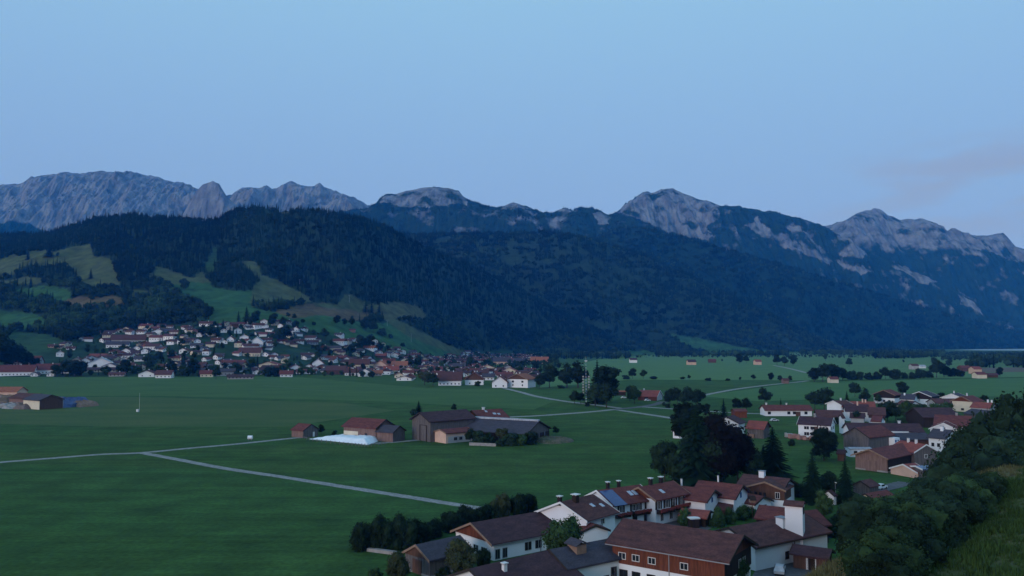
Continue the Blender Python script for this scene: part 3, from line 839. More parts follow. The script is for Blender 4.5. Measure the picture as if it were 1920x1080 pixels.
trng = random.Random(5)
def tree(px, py, hpx, kind='round', m='broad_leaves', label=None, group=None, wf=1.0, name=None, cat=None, pos=None, h=None, shrub=False):
    """a tree standing where its foot shows in the photograph, as tall as it shows there"""
    x, y, z = hit(px, py) if pos is None else pos
    if h is None:
        h = hpx / F * math.hypot(y, 0) * (1.0 + 0.0)
    con = kind in ('spruce', 'spruce_near')
    nm = name or ('spruce_tree' if con else 'shrub' if shrub else 'broadleaf_tree')
    t = link(nm, None, loc=(x, y, z - 0.1), rotz=trng.random() * 6.28, label=label, cat=cat or ('shrub' if shrub else 'tree'), group=group)
    if con:
        crown = trng.choice(PINE_NEAR if kind == 'spruce_near' else PINE)
        tr = P_TRUNK; nmc = 'crown'
    else:
        par = dict(round=dict(n=1700, leaf=0.034), tall=dict(n=1700, leaf=0.03, rx=0.24, zc=0.56, rz=0.44, lobes=16), low=dict(n=1500, leaf=0.045, rx=0.6, z0=0.02, zc=0.45, rz=0.55, lobes=16),
                   column=dict(n=1200, leaf=0.028, rx=0.13, zc=0.53, rz=0.47, z0=0.05, lobes=14),
                   big=dict(n=5200, leaf=0.020, rx=0.40, zc=0.55, rz=0.45, z0=0.10, lobes=26), bush=dict(n=5200, leaf=0.026, rx=0.62, z0=0.0, zc=0.42, rz=0.56, lobes=26),
                   near=dict(n=16000, leaf=0.0145, rx=0.46, zc=0.50, rz=0.50, z0=0.02, lobes=34, fill=0.82))[kind]
        crown = trng.choice(dec(kind, m, **par))
        tr = trng.choice(D_TRUNK); nmc = 'crown'
    c = link(nmc, crown, t, scale=(h * wf * trng.uniform(0.94, 1.06), h * wf * trng.uniform(0.94, 1.06), h))
    k = link('trunk', tr, t, scale=(h * min(wf, 1.2), h * min(wf, 1.2), h * (0.5 if kind in ('low', 'bush') else 1)))
    return t

# ---- woods that read as one mass: instanced over the slopes
def protos(name, meshes):
    c = bpy.data.collections.new(name)
    for i, me in enumerate(meshes): c.objects.link(bpy.data.objects.new(name + '_tree', me))
    return c
def wood(name, pts, sc, coll, label):
    n = len(pts)
    me = bpy.data.meshes.new(name)
    me.vertices.add(n); me.vertices.foreach_set('co', np.asarray(pts, np.float32).ravel())
    r = np.random.RandomState(len(pts))
    for nm, val in (('size', sc), ('turn', r.rand(n) * 6.283)):
        a = me.attributes.new(nm, 'FLOAT', 'POINT'); a.data.foreach_set('value', np.asarray(val, np.float32))
    o = link(name, me, kind='stuff', label=label)
    ng = bpy.data.node_groups.new(name, 'GeometryNodeTree')
    ng.interface.new_socket('Geometry', in_out='INPUT', socket_type='NodeSocketGeometry')
    ng.interface.new_socket('Geometry', in_out='OUTPUT', socket_type='NodeSocketGeometry')
    N, L = ng.nodes, ng.links
    i = N.new('NodeGroupInput'); q = N.new('NodeGroupOutput')
    ci = N.new('GeometryNodeCollectionInfo'); ci.inputs['Collection'].default_value = coll
    ci.inputs['Separate Children'].default_value = True; ci.inputs['Reset Children'].default_value = True
    ip = N.new('GeometryNodeInstanceOnPoints'); ip.inputs['Pick Instance'].default_value = True
    rv = N.new('FunctionNodeRandomValue'); rv.data_type = 'INT'; rv.inputs[4].default_value = 0; rv.inputs[5].default_value = len(coll.objects) - 1
    s = N.new('GeometryNodeInputNamedAttribute'); s.data_type = 'FLOAT'; s.inputs[0].default_value = 'size'
    t = N.new('GeometryNodeInputNamedAttribute'); t.data_type = 'FLOAT'; t.inputs[0].default_value = 'turn'
    cx = N.new('ShaderNodeCombineXYZ')
    L.new(i.outputs[0], ip.inputs['Points']); L.new(ci.outputs[0], ip.inputs['Instance'])
    L.new([x for x in rv.outputs if x.type == 'INT'][0], ip.inputs['Instance Index'])
    L.new(t.outputs[0], cx.inputs[2]); L.new(cx.outputs[0], ip.inputs['Rotation']); L.new(s.outputs[0], ip.inputs['Scale'])
    L.new(ip.outputs[0], q.inputs[0])
    md = o.modifiers.new('trees', 'NODES'); md.node_group = ng
    return o
def cloud(ridge, px0, px1, area, seed, test=None, t0=0.0, t1=1.06, sink=0.8):
    r = np.random.RandomState(seed)
    us = np.linspace((px0 - 960) / F, (px1 - 960) / F, 200)
    D, Z = ridge.stations(us)
    dmin, dmax = D[0].min(), D[-1].max() + 80
    A = 0.5 * (dmax ** 2 - dmin ** 2) * (us[-1] - us[0])
    n = int(A / area)
    u = r.uniform(us[0], us[-1], n)
    d = np.sqrt(r.uniform(dmin ** 2, dmax ** 2, n))
    D, Z = ridge.stations(u)
    t = (d - D[0]) / np.maximum(D[-1] - D[0], 1)
    k = (t > t0) & (d < D[-1] + (t1 - 1) * (D[-1] - D[0]))
    u = u[k]; d = d[k]
    x = u * d
    z = ridge.z(u, d)
    k = z > -0.1
    x, d, z = x[k], d[k], z[k]
    if test is not None:
        px, row = project(x, d, z)
        k = test(px, row, x, d, z); x, d, z = x[k], d[k], z[k]
    return np.stack([x, d, z - sink], -1)

FAR_PINE = [conifer(300 + i, 1, 9, 7, w, 0.03, 0.3, 2) for i, w in enumerate((0.17, 0.21, 0.15, 0.19))]
FAR_DEC = [leafy(320 + i, 260, 0.085, 9, rx=0.40, zc=0.55, rz=0.45, z0=0.02) for i in range(3)]
def grove(seed, n, spread, pine_share):
    """a small knot of far trees as one instance, in metres"""
    r = np.random.RandomState(seed); V = []; Fc = []; MI = []; b = 0
    for i in range(n):
        pine = r.rand() < pine_share
        v, f = (FAR_PINE if pine else FAR_DEC)[r.randint(3)]
        h = r.uniform(15, 27) if pine else r.uniform(11, 19)
        a = r.rand() * 6.283; q = np.array([[math.cos(a), math.sin(a), 0], [-math.sin(a), math.cos(a), 0], [0, 0, 1]])
        v = (v * h) @ q + np.array([*(r.uniform(-spread, spread, 2)), r.uniform(-4, 0)])
        V.append(v); Fc += [tuple(k + b for k in g) for g in f]; MI += [0 if pine else r.randint(1, 3)] * len(f); b += len(v)
    return mesh_np('grove', np.concatenate(V), Fc, mats=[con_m, dec_m, dark_m], midx=MI)
one_pine = protos('pines', [mesh_np('far_pine', v * 20, f, con_m) for v, f in FAR_PINE] + [mesh_np('far_pine', v * 15, f, con_m) for v, f in FAR_PINE[1:2]] + [mesh_np('far_tree', v * 15, f, dark_m) for v, f in FAR_DEC[:1]])
mixed = protos('mixed', [mesh_np('far_tree', v * 20, f, con_m) for v, f in FAR_PINE[:2]] + [mesh_np('far_tree', v * 16, f, dec_m) for v, f in FAR_DEC] + [mesh_np('far_tree', v * 16, f, dark_m) for v, f in FAR_DEC[:1]])
groves = protos('groves', [grove(400 + i, 6, 12, 0.75) for i in range(5)])
groves_low = protos('groves_low', [grove(420 + i, 6, 12, 0.2) for i in range(4)])

def conif_zone(px, row): return (row < np.interp(px, [0, 200, 300, 400, 560, 700, 850, 1100], [540, 520, 530, 545, 560, 570, 600, 640]))
def t_pine(px, row, x, d, z):
    j = fbm(x / 30, d / 30, 4) * 11
    return (open_ground(px + j, row + j * 0.5, MEADOWS) < 0) & ~in_poly(px, row, VILLAGE) & conif_zone(px, row)
def t_mixed(px, row, x, d, z):
    j = fbm(x / 30, d / 30, 4) * 11
    return (open_ground(px + j, row + j * 0.5, MEADOWS) < 0) & ~in_poly(px, row, VILLAGE) & ~conif_zone(px, row) & (z > 9)
p = cloud(near_hill, -420, 1200, 52, 1, t_pine); rr = np.random.RandomState(1)
wood('spruce_forest', p, rr.uniform(0.55, 1.0, len(p)) * (1 + 0.35 * (rr.rand(len(p)) > 0.93)), one_pine, 'dark spruce forest covering the wooded hill above the far village')
p = cloud(near_hill, -420, 1200, 80, 2, t_mixed)
wood('mixed_wood', p, rr.uniform(0.6, 1.15, len(p)), mixed, 'mixed wood on the lower slope above the far village roofs')
def t_mid(px, row, x, d, z):
    j = fbm(x / 40, d / 40, 3) * 6
    return (open_ground(px + j, row + j * 0.5, RIGHT_MEADOWS) < 0)
def t_up(px, row, x, d, z): return t_mid(px, row, x, d, z) & (row + fbm(x / 120, d / 120, 3) * 40 < 612)
def t_low(px, row, x, d, z): return t_mid(px, row, x, d, z) & ~(row + fbm(x / 120, d / 120, 3) * 40 < 612) & (z > 1)
p = cloud(middle_hill, 560, 1680, 430, 3, t_up)
wood('hill_forest', p, rr.uniform(0.7, 1.15, len(p)), groves, 'blue-green forest over the middle hill')
p = cloud(middle_hill, 700, 1680, 330, 4, t_low)
wood('valley_edge_wood', p, rr.uniform(0.6, 1.05, len(p)), groves_low, 'leafy wood along the foot of the middle hill')
p = cloud(round_hill, 980, 2150, 520, 5, lambda px, row, x, d, z: row < 655)
wood('far_forest', p, rr.uniform(0.7, 1.2, len(p)), groves, 'hazy forest over the rounded hill')
def t_rock(polys, lo, hi):
    def f(px, row, x, d, z):
        jx = fbm(x / 60, z / 60, 4) * 14; jy = fbm(x / 60 + 50, z / 60, 4) * 10
        k = np.ones(len(px), bool)
        for q in polys: k &= ~in_poly(px + jx, row + jy, q)
        return k & (row < hi)
    return f
p = cloud(cliff_ridge, 520, 1280, 700, 6, t_rock(POLY4, 0, 450), t0=0.5, sink=6)
wood('ridge_forest', p, rr.uniform(0.5, 0.9, len(p)), groves, 'distant forest on the cliff-topped ridge')
p = cloud(rocky_massif, 1080, 2000, 1100, 7, t_rock(POLY5, 0, 640), t0=0.3, sink=6)
wood('mountain_forest', p, rr.uniform(0.4, 0.8, len(p)), groves, 'distant forest below and between the cliff bands of the rocky peak')

# ------------------------------------------------------------------ buildings
mat('roof_brown', (0.122, 0.049, 0.044), (0.068, 0.031, 0.030), 0.55, 0.9, 0.5, 7, 5, fine=2.6, stretch=(1, 1, 4.5))
mat('roof_dark', (0.078, 0.038, 0.043), (0.045, 0.024, 0.029), 0.5, 0.88, 0.5, 7, 5, fine=2.6, stretch=(1, 1, 4.5))
mat('roof_slate', (0.070, 0.062, 0.078), (0.048, 0.043, 0.055), 0.5, 0.85, 0.5, 7, 5, fine=2.6, stretch=(1, 1, 4.5))
mat('roof_redbrown', (0.170, 0.052, 0.042), (0.105, 0.032, 0.032), 0.55, 0.9, 0.5, 7, 5, fine=2.6, stretch=(1, 1, 4.5))
mat('roof_red', (0.290, 0.075, 0.055), (0.190, 0.055, 0.045), 0.5, 0.9, 0.5, 7, 5, fine=2.6, stretch=(1, 1, 4.5))
mat('roof_orange', (0.360, 0.125, 0.070), (0.240, 0.085, 0.055), 0.5, 0.9, 0.5, 7, 5, fine=2.6, stretch=(1, 1, 4.5))
mat('roof_pale', (0.42, 0.43, 0.46), (0.33, 0.34, 0.37), 0.3, 0.6, fine=1.5)
mat('plaster', (0.82, 0.81, 0.80), (0.76, 0.75, 0.75), 0.25, 0.9, 0.1, 5, 5)
mat('plaster_cream', (0.72, 0.62, 0.46), (0.62, 0.53, 0.40), 0.3, 0.9)
mat('plaster_peach', (0.70, 0.46, 0.34), (0.58, 0.38, 0.29), 0.3, 0.9)
mat('plaster_grey', (0.42, 0.41, 0.40), (0.33, 0.32, 0.32), 0.3, 0.9)
mat('timber_orange', (0.185, 0.056, 0.031), (0.115, 0.037, 0.023), 0.9, 0.8, 0.5, 6, 4, stretch=(4, 4, 0.25), fine=3)
mat('timber_brown', (0.14, 0.070, 0.048), (0.088, 0.046, 0.034), 0.9, 0.85, 0.5, 6, 4, stretch=(4, 4, 0.25), fine=3)
mat('timber_dark', (0.038, 0.024, 0.020), (0.022, 0.015, 0.013), 0.9, 0.85, 0.5, 6, 4, stretch=(4, 4, 0.25))
mat('timber_grey', (0.165, 0.140, 0.130), (0.095, 0.082, 0.080), 0.8, 0.9, 0.6, 6, 4, stretch=(4, 4, 0.2), fine=3)
mat('timber_pink', (0.27, 0.170, 0.140), (0.165, 0.100, 0.085), 0.8, 0.9, 0.6, 6, 4, stretch=(4, 4, 0.2), fine=3)
mat('trim_white', (0.78, 0.74, 0.70), (0.66, 0.63, 0.6), 1.0, 0.7)
mat('trim_wood', (0.30, 0.19, 0.13), (0.21, 0.13, 0.09), 1.0, 0.8)
mat('trim_dark', (0.05, 0.035, 0.03), (0.035, 0.026, 0.022), 1.0, 0.8)
mat('metal_grey', (0.30, 0.31, 0.33), (0.24, 0.25, 0.27), 1.0, 0.5, metal=0.6)
mat('glass', (0.020, 0.024, 0.032), (0.014, 0.017, 0.022), 1.0, 0.08, spec=0.5)
mat('skylight_glass', (0.42, 0.45, 0.5), (0.36, 0.39, 0.44), 1.0, 0.1, spec=0.5)
mat('solar', (0.045, 0.075, 0.19), (0.035, 0.06, 0.15), 2.0, 0.2, spec=0.5)
mat('flower_red', (0.30, 0.03, 0.035), (0.08, 0.05, 0.03), 6.0, 0.9)
mat('stone', (0.36, 0.33, 0.30), (0.22, 0.20, 0.19), 0.8, 0.95, 0.6, 4)
mat('rubble', (0.22, 0.16, 0.135), (0.12, 0.085, 0.075), 0.9, 0.95, 0.8, 3, fine=2.5)
mat('gravel', (0.135, 0.105, 0.075), (0.045, 0.07, 0.03), 0.5, 0.95, 0.8, 3, fine=2)
mat('tarp_white', (0.84, 0.86, 0.87), (0.72, 0.75, 0.77), 0.35, 0.55, 0.4, 0.9)
mat('tarp_blue', (0.06, 0.10, 0.22), (0.04, 0.06, 0.13), 0.6, 0.6, 0.5, 2)
mat('paint_blue', (0.10, 0.25, 0.55), None, 1, 0.6)
mat('logs', (0.33, 0.20, 0.13), (0.16, 0.10, 0.07), 1.5, 0.9, 0.8, 5, fine=4)
mat('brick_pallet', (0.42, 0.22, 0.18), (0.30, 0.16, 0.13), 1.2, 0.9)
mat('car_paint', (0.55, 0.56, 0.58), None, 1, 0.3, spec=0.5)
M = MATS

_wcache = {}
def win_mesh(w, h, frame):
    k = (round(w, 2), round(h, 2), frame)
    if k not in _wcache:
        f = MB(); t = 0.09
        f.box(-w / 2, -0.09, 0, -w / 2 + t, 0.02, h).box(w / 2 - t, -0.09, 0, w / 2, 0.02, h)
        f.box(-w / 2 + t, -0.09, 0, w / 2 - t, 0.02, t).box(-w / 2 + t, -0.09, h - t, w / 2 - t, 0.02, h)
        f.box(-0.03, -0.08, t, 0.03, 0.02, h - t)
        p = MB().box(-w / 2 + t, -0.045, t, w / 2 - t, 0.015, h - t)
        _wcache[k] = (f.mesh('window', M[frame]), p.mesh('pane', M['glass']))
    return _wcache[k]
_scache = {}
def shutter_mesh(w, h, m):
    k = (round(w, 2), round(h, 2), m)
    if k not in _scache: _scache[k] = MB().box(-w / 2, -0.07, 0, w / 2, 0.02, h).mesh('shutter', M[m])
    return _scache[k]

def gable_prof(hw, zr, tn, th):
    ze = zr - hw * tn
    return [[(-hw, ze), (0, zr), (0, zr - th), (-hw, ze - th)], [(0, zr), (hw, ze), (hw, ze - th), (0, zr - th)]]
def roof_mesh(L, hw, zr, tn, m, th=0.28):
    mb = MB()
    for p in gable_prof(hw, zr, tn, th): mb.prism(p[::-1], -L / 2, L / 2)
    return mb.mesh('roof', M[m])
def wall_mesh(L, Ww, zr, tn, th, m, z0=-1.5, cut=None):
    """walls up to the underside of the roof; cut = top of the wall below a clad upper part"""
    y = Ww / 2
    te = zr - y * tn - th * 0.98; tp = zr - th * 0.98
    if cut is not None and cut <= te: prof = [(-y, z0), (y, z0), (y, cut), (-y, cut)]
    else: prof = [(-y, z0), (y, z0), (y, te), (0, tp), (-y, te)]
    return MB().prism(prof, -L / 2, L / 2).mesh('wall', M[m])

DEBUG = False
class House:
    def __init__(s, name, label, cat, A, B, zr, E=None, hw=None, pitch=23, roof='roof_brown', wall='plaster', upper=None, split=None, gable=None,
                 og=0.9, oe=1.0, trim='trim_wood', group=None, base=0.0, rv=None, th=0.28, z0=-1.5):
        if isinstance(rv, tuple):                      # explicit: x, y, rotation, length
            cx, cy, rot, L = rv
        else:
            ax, ay = flat(*A, zr + base); bx, by = flat(*B, zr + base)
            cx, cy = (ax + bx) / 2, (ay + by) / 2
            rot = math.atan2(by - ay, bx - ax); L = math.hypot(bx - ax, by - ay)
        tn = math.tan(R(pitch))
        if hw is None:
            lo, hi = 0.3, zr - 0.2
            nx, ny = -math.sin(rot), math.cos(rot)
            for _ in range(40):
                ez = (lo + hi) / 2
                ex, ey = flat(*E, ez + base)
                p = abs((ex - cx) * nx + (ey - cy) * ny)
                if (zr - ez) > tn * p: lo = ez
                else: hi = ez
            hw = (zr - ez) / tn
        s.hw, s.zr, s.tn, s.L, s.pitch = hw, zr, tn, L, R(pitch)
        s.ze = zr - hw * tn
        s.oe = min(oe, hw * 0.35); s.og = min(og, L * 0.15)
        s.Ww = 2 * (hw - s.oe); s.Lw = L - 2 * s.og
        s.th = th
        s.name = name
        s.root = link(name, None, loc=(cx, cy, base), rotz=rot, label=label, cat=cat, group=group)
        te = zr - s.Ww / 2 * tn - th
        cut = None
        if upper: cut = min(split if split is not None else 3.0, te - 0.05)
        s.eave = te
        if DEBUG: print('HOUSE %-60s L %.1f hw %.1f ze %.1f zr %.1f rot %.0f at %.0f %.0f' % (label[:60], L, hw, s.ze, zr, math.degrees(rot), cx, cy))
        link('wall', wall_mesh(s.Lw, s.Ww, zr, tn, th, wall, z0, cut), s.root)
        if upper:
            y = s.Ww / 2 + 0.07; te2 = zr - y * tn - th; 
            prof = [(-y, cut), (y, cut), (y, te2 - 0.01), (0, zr - th - 0.01), (-y, te2 - 0.01)]
            MB().prism(prof, -s.Lw / 2 - 0.07, s.Lw / 2 + 0.07).build('timber_storey', M[upper], s.root)
        if gable:
            for sg in (-1, 1):
                y = s.Ww / 2 - 0.05; zb = te + 0.02
                x0, x1 = sorted((sg * (s.Lw / 2 - 0.02), sg * (s.Lw / 2 + 0.08)))
                MB().prism([(-y, zb - 0.1), (y, zb - 0.1), (y, zb), (0, zr - th - 0.02), (-y, zb)], x0, x1).build('gable_cladding', M[gable], s.root)
        s.roof = link('roof', roof_mesh(L, hw, zr, tn, roof, th), s.root)
        if trim:
            for sg in (-1, 1):
                mb = MB()
                x0, x1 = sorted((sg * (L / 2 + 0.003), sg * (L / 2 + 0.09)))
                for p in gable_prof(hw + 0.02, zr + 0.05, tn, th + 0.14): mb.prism(p[::-1], x0, x1)
                mb.build('verge_board', M[trim], s.roof)
    def face(s, f, u, z, out=0.0):
        if f == 'F': return (-s.Lw / 2 + u * s.Lw, -s.Ww / 2 - out, z), 0.0
        if f == 'K': return (s.Lw / 2 - u * s.Lw, s.Ww / 2 + out, z), math.pi
        if f == 'L': return (-s.Lw / 2 - out, s.Ww / 2 - u * s.Ww, z), -math.pi / 2
        return (s.Lw / 2 + out, -s.Ww / 2 + u * s.Ww, z), math.pi / 2
    def win(s, f, us, z, w=1.1, h=1.3, frame='trim_white', out=0.0, shutter=None):
        fm, pm = win_mesh(w, h, frame)
        for u in us:
            p, r = s.face(f, u, z, out)
            o = link('window', fm, s.root, p, r)
            link('pane', pm, o)
            if shutter:
                for k in (-1, 1): link('shutter', shutter_mesh(w * 0.5, h, shutter), o, (k * w * 0.76, 0, 0))
        return s
    def door(s, f, u, z=0.0, w=1.2, h=2.1, m='timber_dark', out=0.0):
        p, r = s.face(f, u, z, out)
        link('door', MB().box(-w / 2, -0.07, 0, w / 2, 0.02, h).mesh('door', M[m]), s.root, p, r); return s
    def chimney(s, t, off=0.0, w=0.7, up=1.0, m='trim_white', cap='plate'):
        x = (t - 0.5) * s.L; zs = s.zr - abs(off) * s.tn
        mb = MB().box(x - w / 2, off - w / 2, zs - 0.6, x + w / 2, off + w / 2, zs + up)
        n = len(mb.f)
        if cap == 'plate':
            mb.box(x - w * 0.75, off - w * 0.75, zs + up + 0.18, x + w * 0.75, off + w * 0.75, zs + up + 0.28)
            for i in (-1, 1):
                for j in (-1, 1): mb.box(x + i * w * 0.4 - 0.06, off + j * w * 0.4 - 0.06, zs + up - 0.02, x + i * w * 0.4 + 0.06, off + j * w * 0.4 + 0.06, zs + up + 0.19)
        else: mb.box(x - w * 0.6, off - w * 0.6, zs + up + 0.002, x + w * 0.6, off + w * 0.6, zs + up + 0.12)
        me = mesh_np('chimney', np.array(mb.v), mb.f, mats=[M[m], M['trim_white'] if cap == 'plate' else M['metal_grey']], midx=[0] * n + [1] * (len(mb.f) - n))
        link('chimney', me, s.roof); return s
    def on_slope(s, name, t, sd, w, l, m, hgt=0.10, side=-1, label=None):
        """flat fitting on the roof: t along the ridge, sd metres out from it"""
        o = link(name, MB().box(-w / 2, -l / 2, 0, w / 2, l / 2, hgt).mesh(name, M[m]), s.roof, ((t - 0.5) * s.L, side * sd, s.zr - sd * s.tn + 0.004))
        o.rotation_euler = (-side * s.pitch, 0, 0)
        return s
    def balcony(s, f, u0, u1, z, m='timber_dark', flowers=True, depth=1.2):
        a, r = s.face(f, (u0 + u1) / 2, z)
        ln = (u1 - u0) * (s.Lw if f in 'FK' else s.Ww)
        b = link('balcony', MB().box(-ln / 2, -depth, 0, ln / 2, -0.005, 0.14).box(-ln / 2, -depth, 0.143, ln / 2, -depth + 0.08, 1.0)
                 .box(-ln / 2, -depth + 0.083, 0.143, -ln / 2 + 0.08, -0.005, 1.0).box(ln / 2 - 0.08, -depth + 0.083, 0.143, ln / 2, -0.005, 1.0).mesh('balcony', M[m]), s.root, a, r)
        if flowers:
            rr = random.Random(int(ln * 100)); fb = MB()
            n = int(ln / 0.28)
            for i in range(n):
                x = -ln / 2 + (i + 0.5) * ln / n; q = rr.uniform(0.12, 0.24)
                fb.box(x - q, -depth - 0.28 - rr.uniform(0, 0.08), 0.75 - rr.uniform(0, 0.35), x + q, -depth - 0.005, 1.05 + rr.uniform(0, 0.15))
            link('flower_box', fb.mesh('flower_box', M['flower_red']), b)
        return s
    def gutter(s, m='metal_grey'):
        y = -s.hw - 0.09
        MB().box(-s.L / 2, y, s.ze - 0.34, s.L / 2, y + 0.085, s.ze - 0.18).build('gutter', M[m], s.root)
        MB().box(s.L * 0.02, -s.Ww / 2 - 0.12, 0.0, s.L * 0.02 + 0.12, -s.Ww / 2 - 0.003, s.eave - 0.3).build('downpipe', M[m], s.root)
        return s
    def add(s, name, mb, m, parent=None): mb.build(name, M[m], parent or s.root); return s

# ---- the near village, bottom
h = House('farmhouse', 'long farmhouse with brown roof and orange timber upper storey beside the yard', 'farmhouse', (1169, 971), (1395, 1003), 9.6, E=(1344, 1051), pitch=23,
          roof='roof_brown', upper='timber_orange', split=3.6, og=1.1, oe=0.7, trim='trim_dark')
h.win('F', (0.09, 0.22, 0.37, 0.66), 4.35, 1.35, 1.1, out=0.07).win('F', (0.10, 0.22, 0.36), 1.0, 1.5, 1.7, 'trim_dark').win('F', (0.92,), 1.0, 2.2, 1.6, 'trim_dark')
h.add('garage_gate', MB().box(h.Lw * 0.05, -h.Ww / 2 - 0.08, 0, h.Lw * 0.24, -h.Ww / 2 - 0.003, 2.5), 'timber_brown')
h.win('R', (0.55, 0.72), 4.3, 1.1, 1.3, out=0.07).win('R', (0.7,), 1.0, 1.2, 1.3).gutter()
MB().box(h.Lw / 2 + 0.075, -h.Ww / 2 - 0.06, 3.7, h.Lw / 2 + 0.13, h.Ww / 2 + 0.06, h.eave - 0.25).build('dark_boarding', M['timber_dark'], h.root)
h = House('hall', 'wide white hall with dark roof and orange timber gable behind the shed', 'hall', (882, 980), (1054, 951), 5.9, E=(940, 1018), pitch=22, roof='roof_dark', gable='timber_orange', og=0.9, oe=0.6, trim='trim_wood')
h.win('F', (0.36, 0.40, 0.48, 0.52), 0.7, 0.7, 1.5, 'trim_dark').win('F', (0.04, 0.12), 0.2, 1.1, 1.8, 'metal_grey').win('L', (0.55, 0.75), 0.5, 1.7, 1.4).gutter()
h.add('gable_board', MB().box(-h.Lw / 2 - 0.1, -h.Ww / 2 - 0.02, h.eave - 0.32, -h.Lw / 2 - 0.003, h.Ww / 2 + 0.02, h.eave - 0.1), 'trim_white')
h = House('shed', 'small weathered timber shed with pale verge board, front of the white hall', 'shed', (779, 1021), (862, 1003), 5.0, E=(812, 1050), pitch=27, roof='roof_slate', wall='timber_grey', gable='timber_brown', og=0.4, oe=0.4, trim='trim_wood')
h.door('L', 0.5, 0.0, 2.6, 2.4, 'timber_brown').add('plinth', MB().box(-h.Lw / 2 - 0.06, -h.Ww / 2 - 0.06, -1, h.Lw / 2 + 0.06, h.Ww / 2 + 0.06, 0.35), 'stone')
h = House('house', 'dark roofed house cut by the bottom edge, nearest the camera', 'house', (880, 1066), (1036, 1029), 6.4, E=(1078, 1068), hw=8.0, pitch=22, roof='roof_dark', wall='plaster', og=0.6, oe=0.8, trim='trim_dark')
h.win('F', (0.3, 0.6), 1.4, 1.1, 1.3).chimney(0.3, -2.0, 0.6, 0.9)
h = House('house', 'dark slate roofed house with a small dormer cabin beside the long farmhouse', 'house', (1030, 1030), (1138, 1010), 6.6, E=(1150, 1050), pitch=24, roof='roof_slate', wall='plaster', og=0.5, oe=0.6, trim='trim_dark')
h.win('F', (0.85,), 1.6, 1.2, 1.6, 'trim_dark').door('F', 0.7, 0, 1.2, 2.1)
d = MB().box(-1.0, -1.1, -1.5, 1.0, 1.3, 0.75)
dr = link('dormer', d.mesh('dormer', M['trim_wood']), h.roof, (h.L * -0.10, -1.1, h.zr - 0.3))
dm = MB()
for p in gable_prof(1.45, 1.5, 0.5, 0.12): dm.prism(p[::-1], -1.5, 1.7)
q = link('dormer_roof', dm.mesh('dormer_roof', M['roof_slate']), h.roof, (h.L * -0.10, -1.1, h.zr - 0.3), math.pi / 2)
h = House('house', 'white house with chimney, brown roof and white verge behind the white hall', 'house', (1050, 941), (1112, 926), 8.6, E=(1103, 977), pitch=23, roof='roof_brown', og=0.7, oe=0.7, trim='trim_white')
h.win('F', (0.55,), 4.2, 1.2, 1.3).win('F', (0.1, 0.30, 0.42, 0.62), 1.0, 1.2, 1.4).chimney(0.35, -0.9, 1.0, 1.2, 'timber_dark').chimney(0.0 + 0.06, 0.6, 0.7, 1.0, 'timber_dark').on_slope('skylight', 0.6, 3.0, 0.8, 1.1, 'skylight_glass').on_slope('skylight', 0.82, 3.6, 0.8, 1.1, 'skylight_glass').gutter()
h = House('annex', 'low annex with red-brown lean roof at the hall corner', 'annex', (1066, 958), (1116, 984), 5.2, hw=3.2, pitch=20, roof='roof_redbrown', og=0.3, oe=0.4, trim='trim_dark')
h.win('F', (0.75,), 1.5, 0.9, 1.6, 'trim_dark')
h = House('house', 'red roofed house with blue solar panel and two skylights', 'house', (1118, 919), (1200, 908), 7.6, E=(1154, 948), pitch=25, roof='roof_redbrown', og=0.8, oe=0.8, trim='trim_white')
h.on_slope('solar_panel', 0.17, 3.1, 3.6, 5.6, 'solar').on_slope('skylight', 0.60, 2.4, 0.9, 1.6, 'skylight_glass').on_slope('skylight', 0.70, 2.4, 0.9, 1.6, 'skylight_glass')
h.chimney(0.27, 0.2, 0.6, 1.3, 'timber_dark').chimney(0.53, 0.4, 0.6, 1.3, 'timber_dark').win('F', (0.2, 0.52, 0.64, 0.9), 3.2, 1.0, 1.4, 'trim_white', shutter='timber_dark').win('F', (0.55, 0.85), 0.6, 1.3, 1.5, 'trim_dark').balcony('F', 0.45, 0.98, 2.3).balcony('F', 0.02, 0.36, 2.3)
h = House('house', 'white house with ochre timber gable, arched windows and red flower balconies', 'house', (1197, 913), (1262, 901), 7.8, E=(1233, 938), pitch=25, roof='roof_redbrown', gable='timber_orange', og=0.8, oe=0.8, trim='trim_wood')
h.win('L', (0.58,), 3.2, 1.6, 1.4, 'trim_dark').win('L', (0.58,), 0.6, 1.6, 1.4, 'trim_dark').win('F', (0.1, 0.36, 0.6, 0.85), 3.3, 1.1, 1.7, shutter='timber_dark').win('F', (0.2, 0.5, 0.8), 0.6, 1.2, 1.5).balcony('F', 0.03, 0.5, 2.4).balcony('F', 0.53, 0.99, 2.6)
h.chimney(0.36, 0.2, 0.7, 1.3, 'timber_dark').chimney(0.66, 0.2, 0.7, 1.2, 'timber_dark').on_slope('skylight', 0.40, 2.6, 0.9, 1.4, 'skylight_glass')
h = House('house', 'white house with wide red-brown roof and small gable window, middle of the row', 'house', (1256, 908), (1341, 918), 6.5, hw=4.6, pitch=24, roof='roof_redbrown', og=0.8, oe=0.8, trim='trim_dark')
h.win('R', (0.5,), 3.6, 0.8, 1.1, 'paint_blue').win('F', (0.5, 0.75), 0.8, 1.0, 1.2, 'trim_dark').chimney(0.25, 0.4, 0.35, 1.6, 'trim_white', 'x')
h = House('house', 'white house with red-brown roof under the dark copper tree', 'house', (1310, 900), (1394, 909), 6.8, hw=5.2, pitch=25, roof='roof_redbrown', og=0.7, oe=0.8, trim='trim_dark')
h.win('R', (0.5,), 3.8, 0.9, 1.2, 'paint_blue').win('F', (0.3, 0.6), 1.0, 1.0, 1.2).chimney(0.43, 0.4, 0.3, 1.6, 'trim_white', 'x')
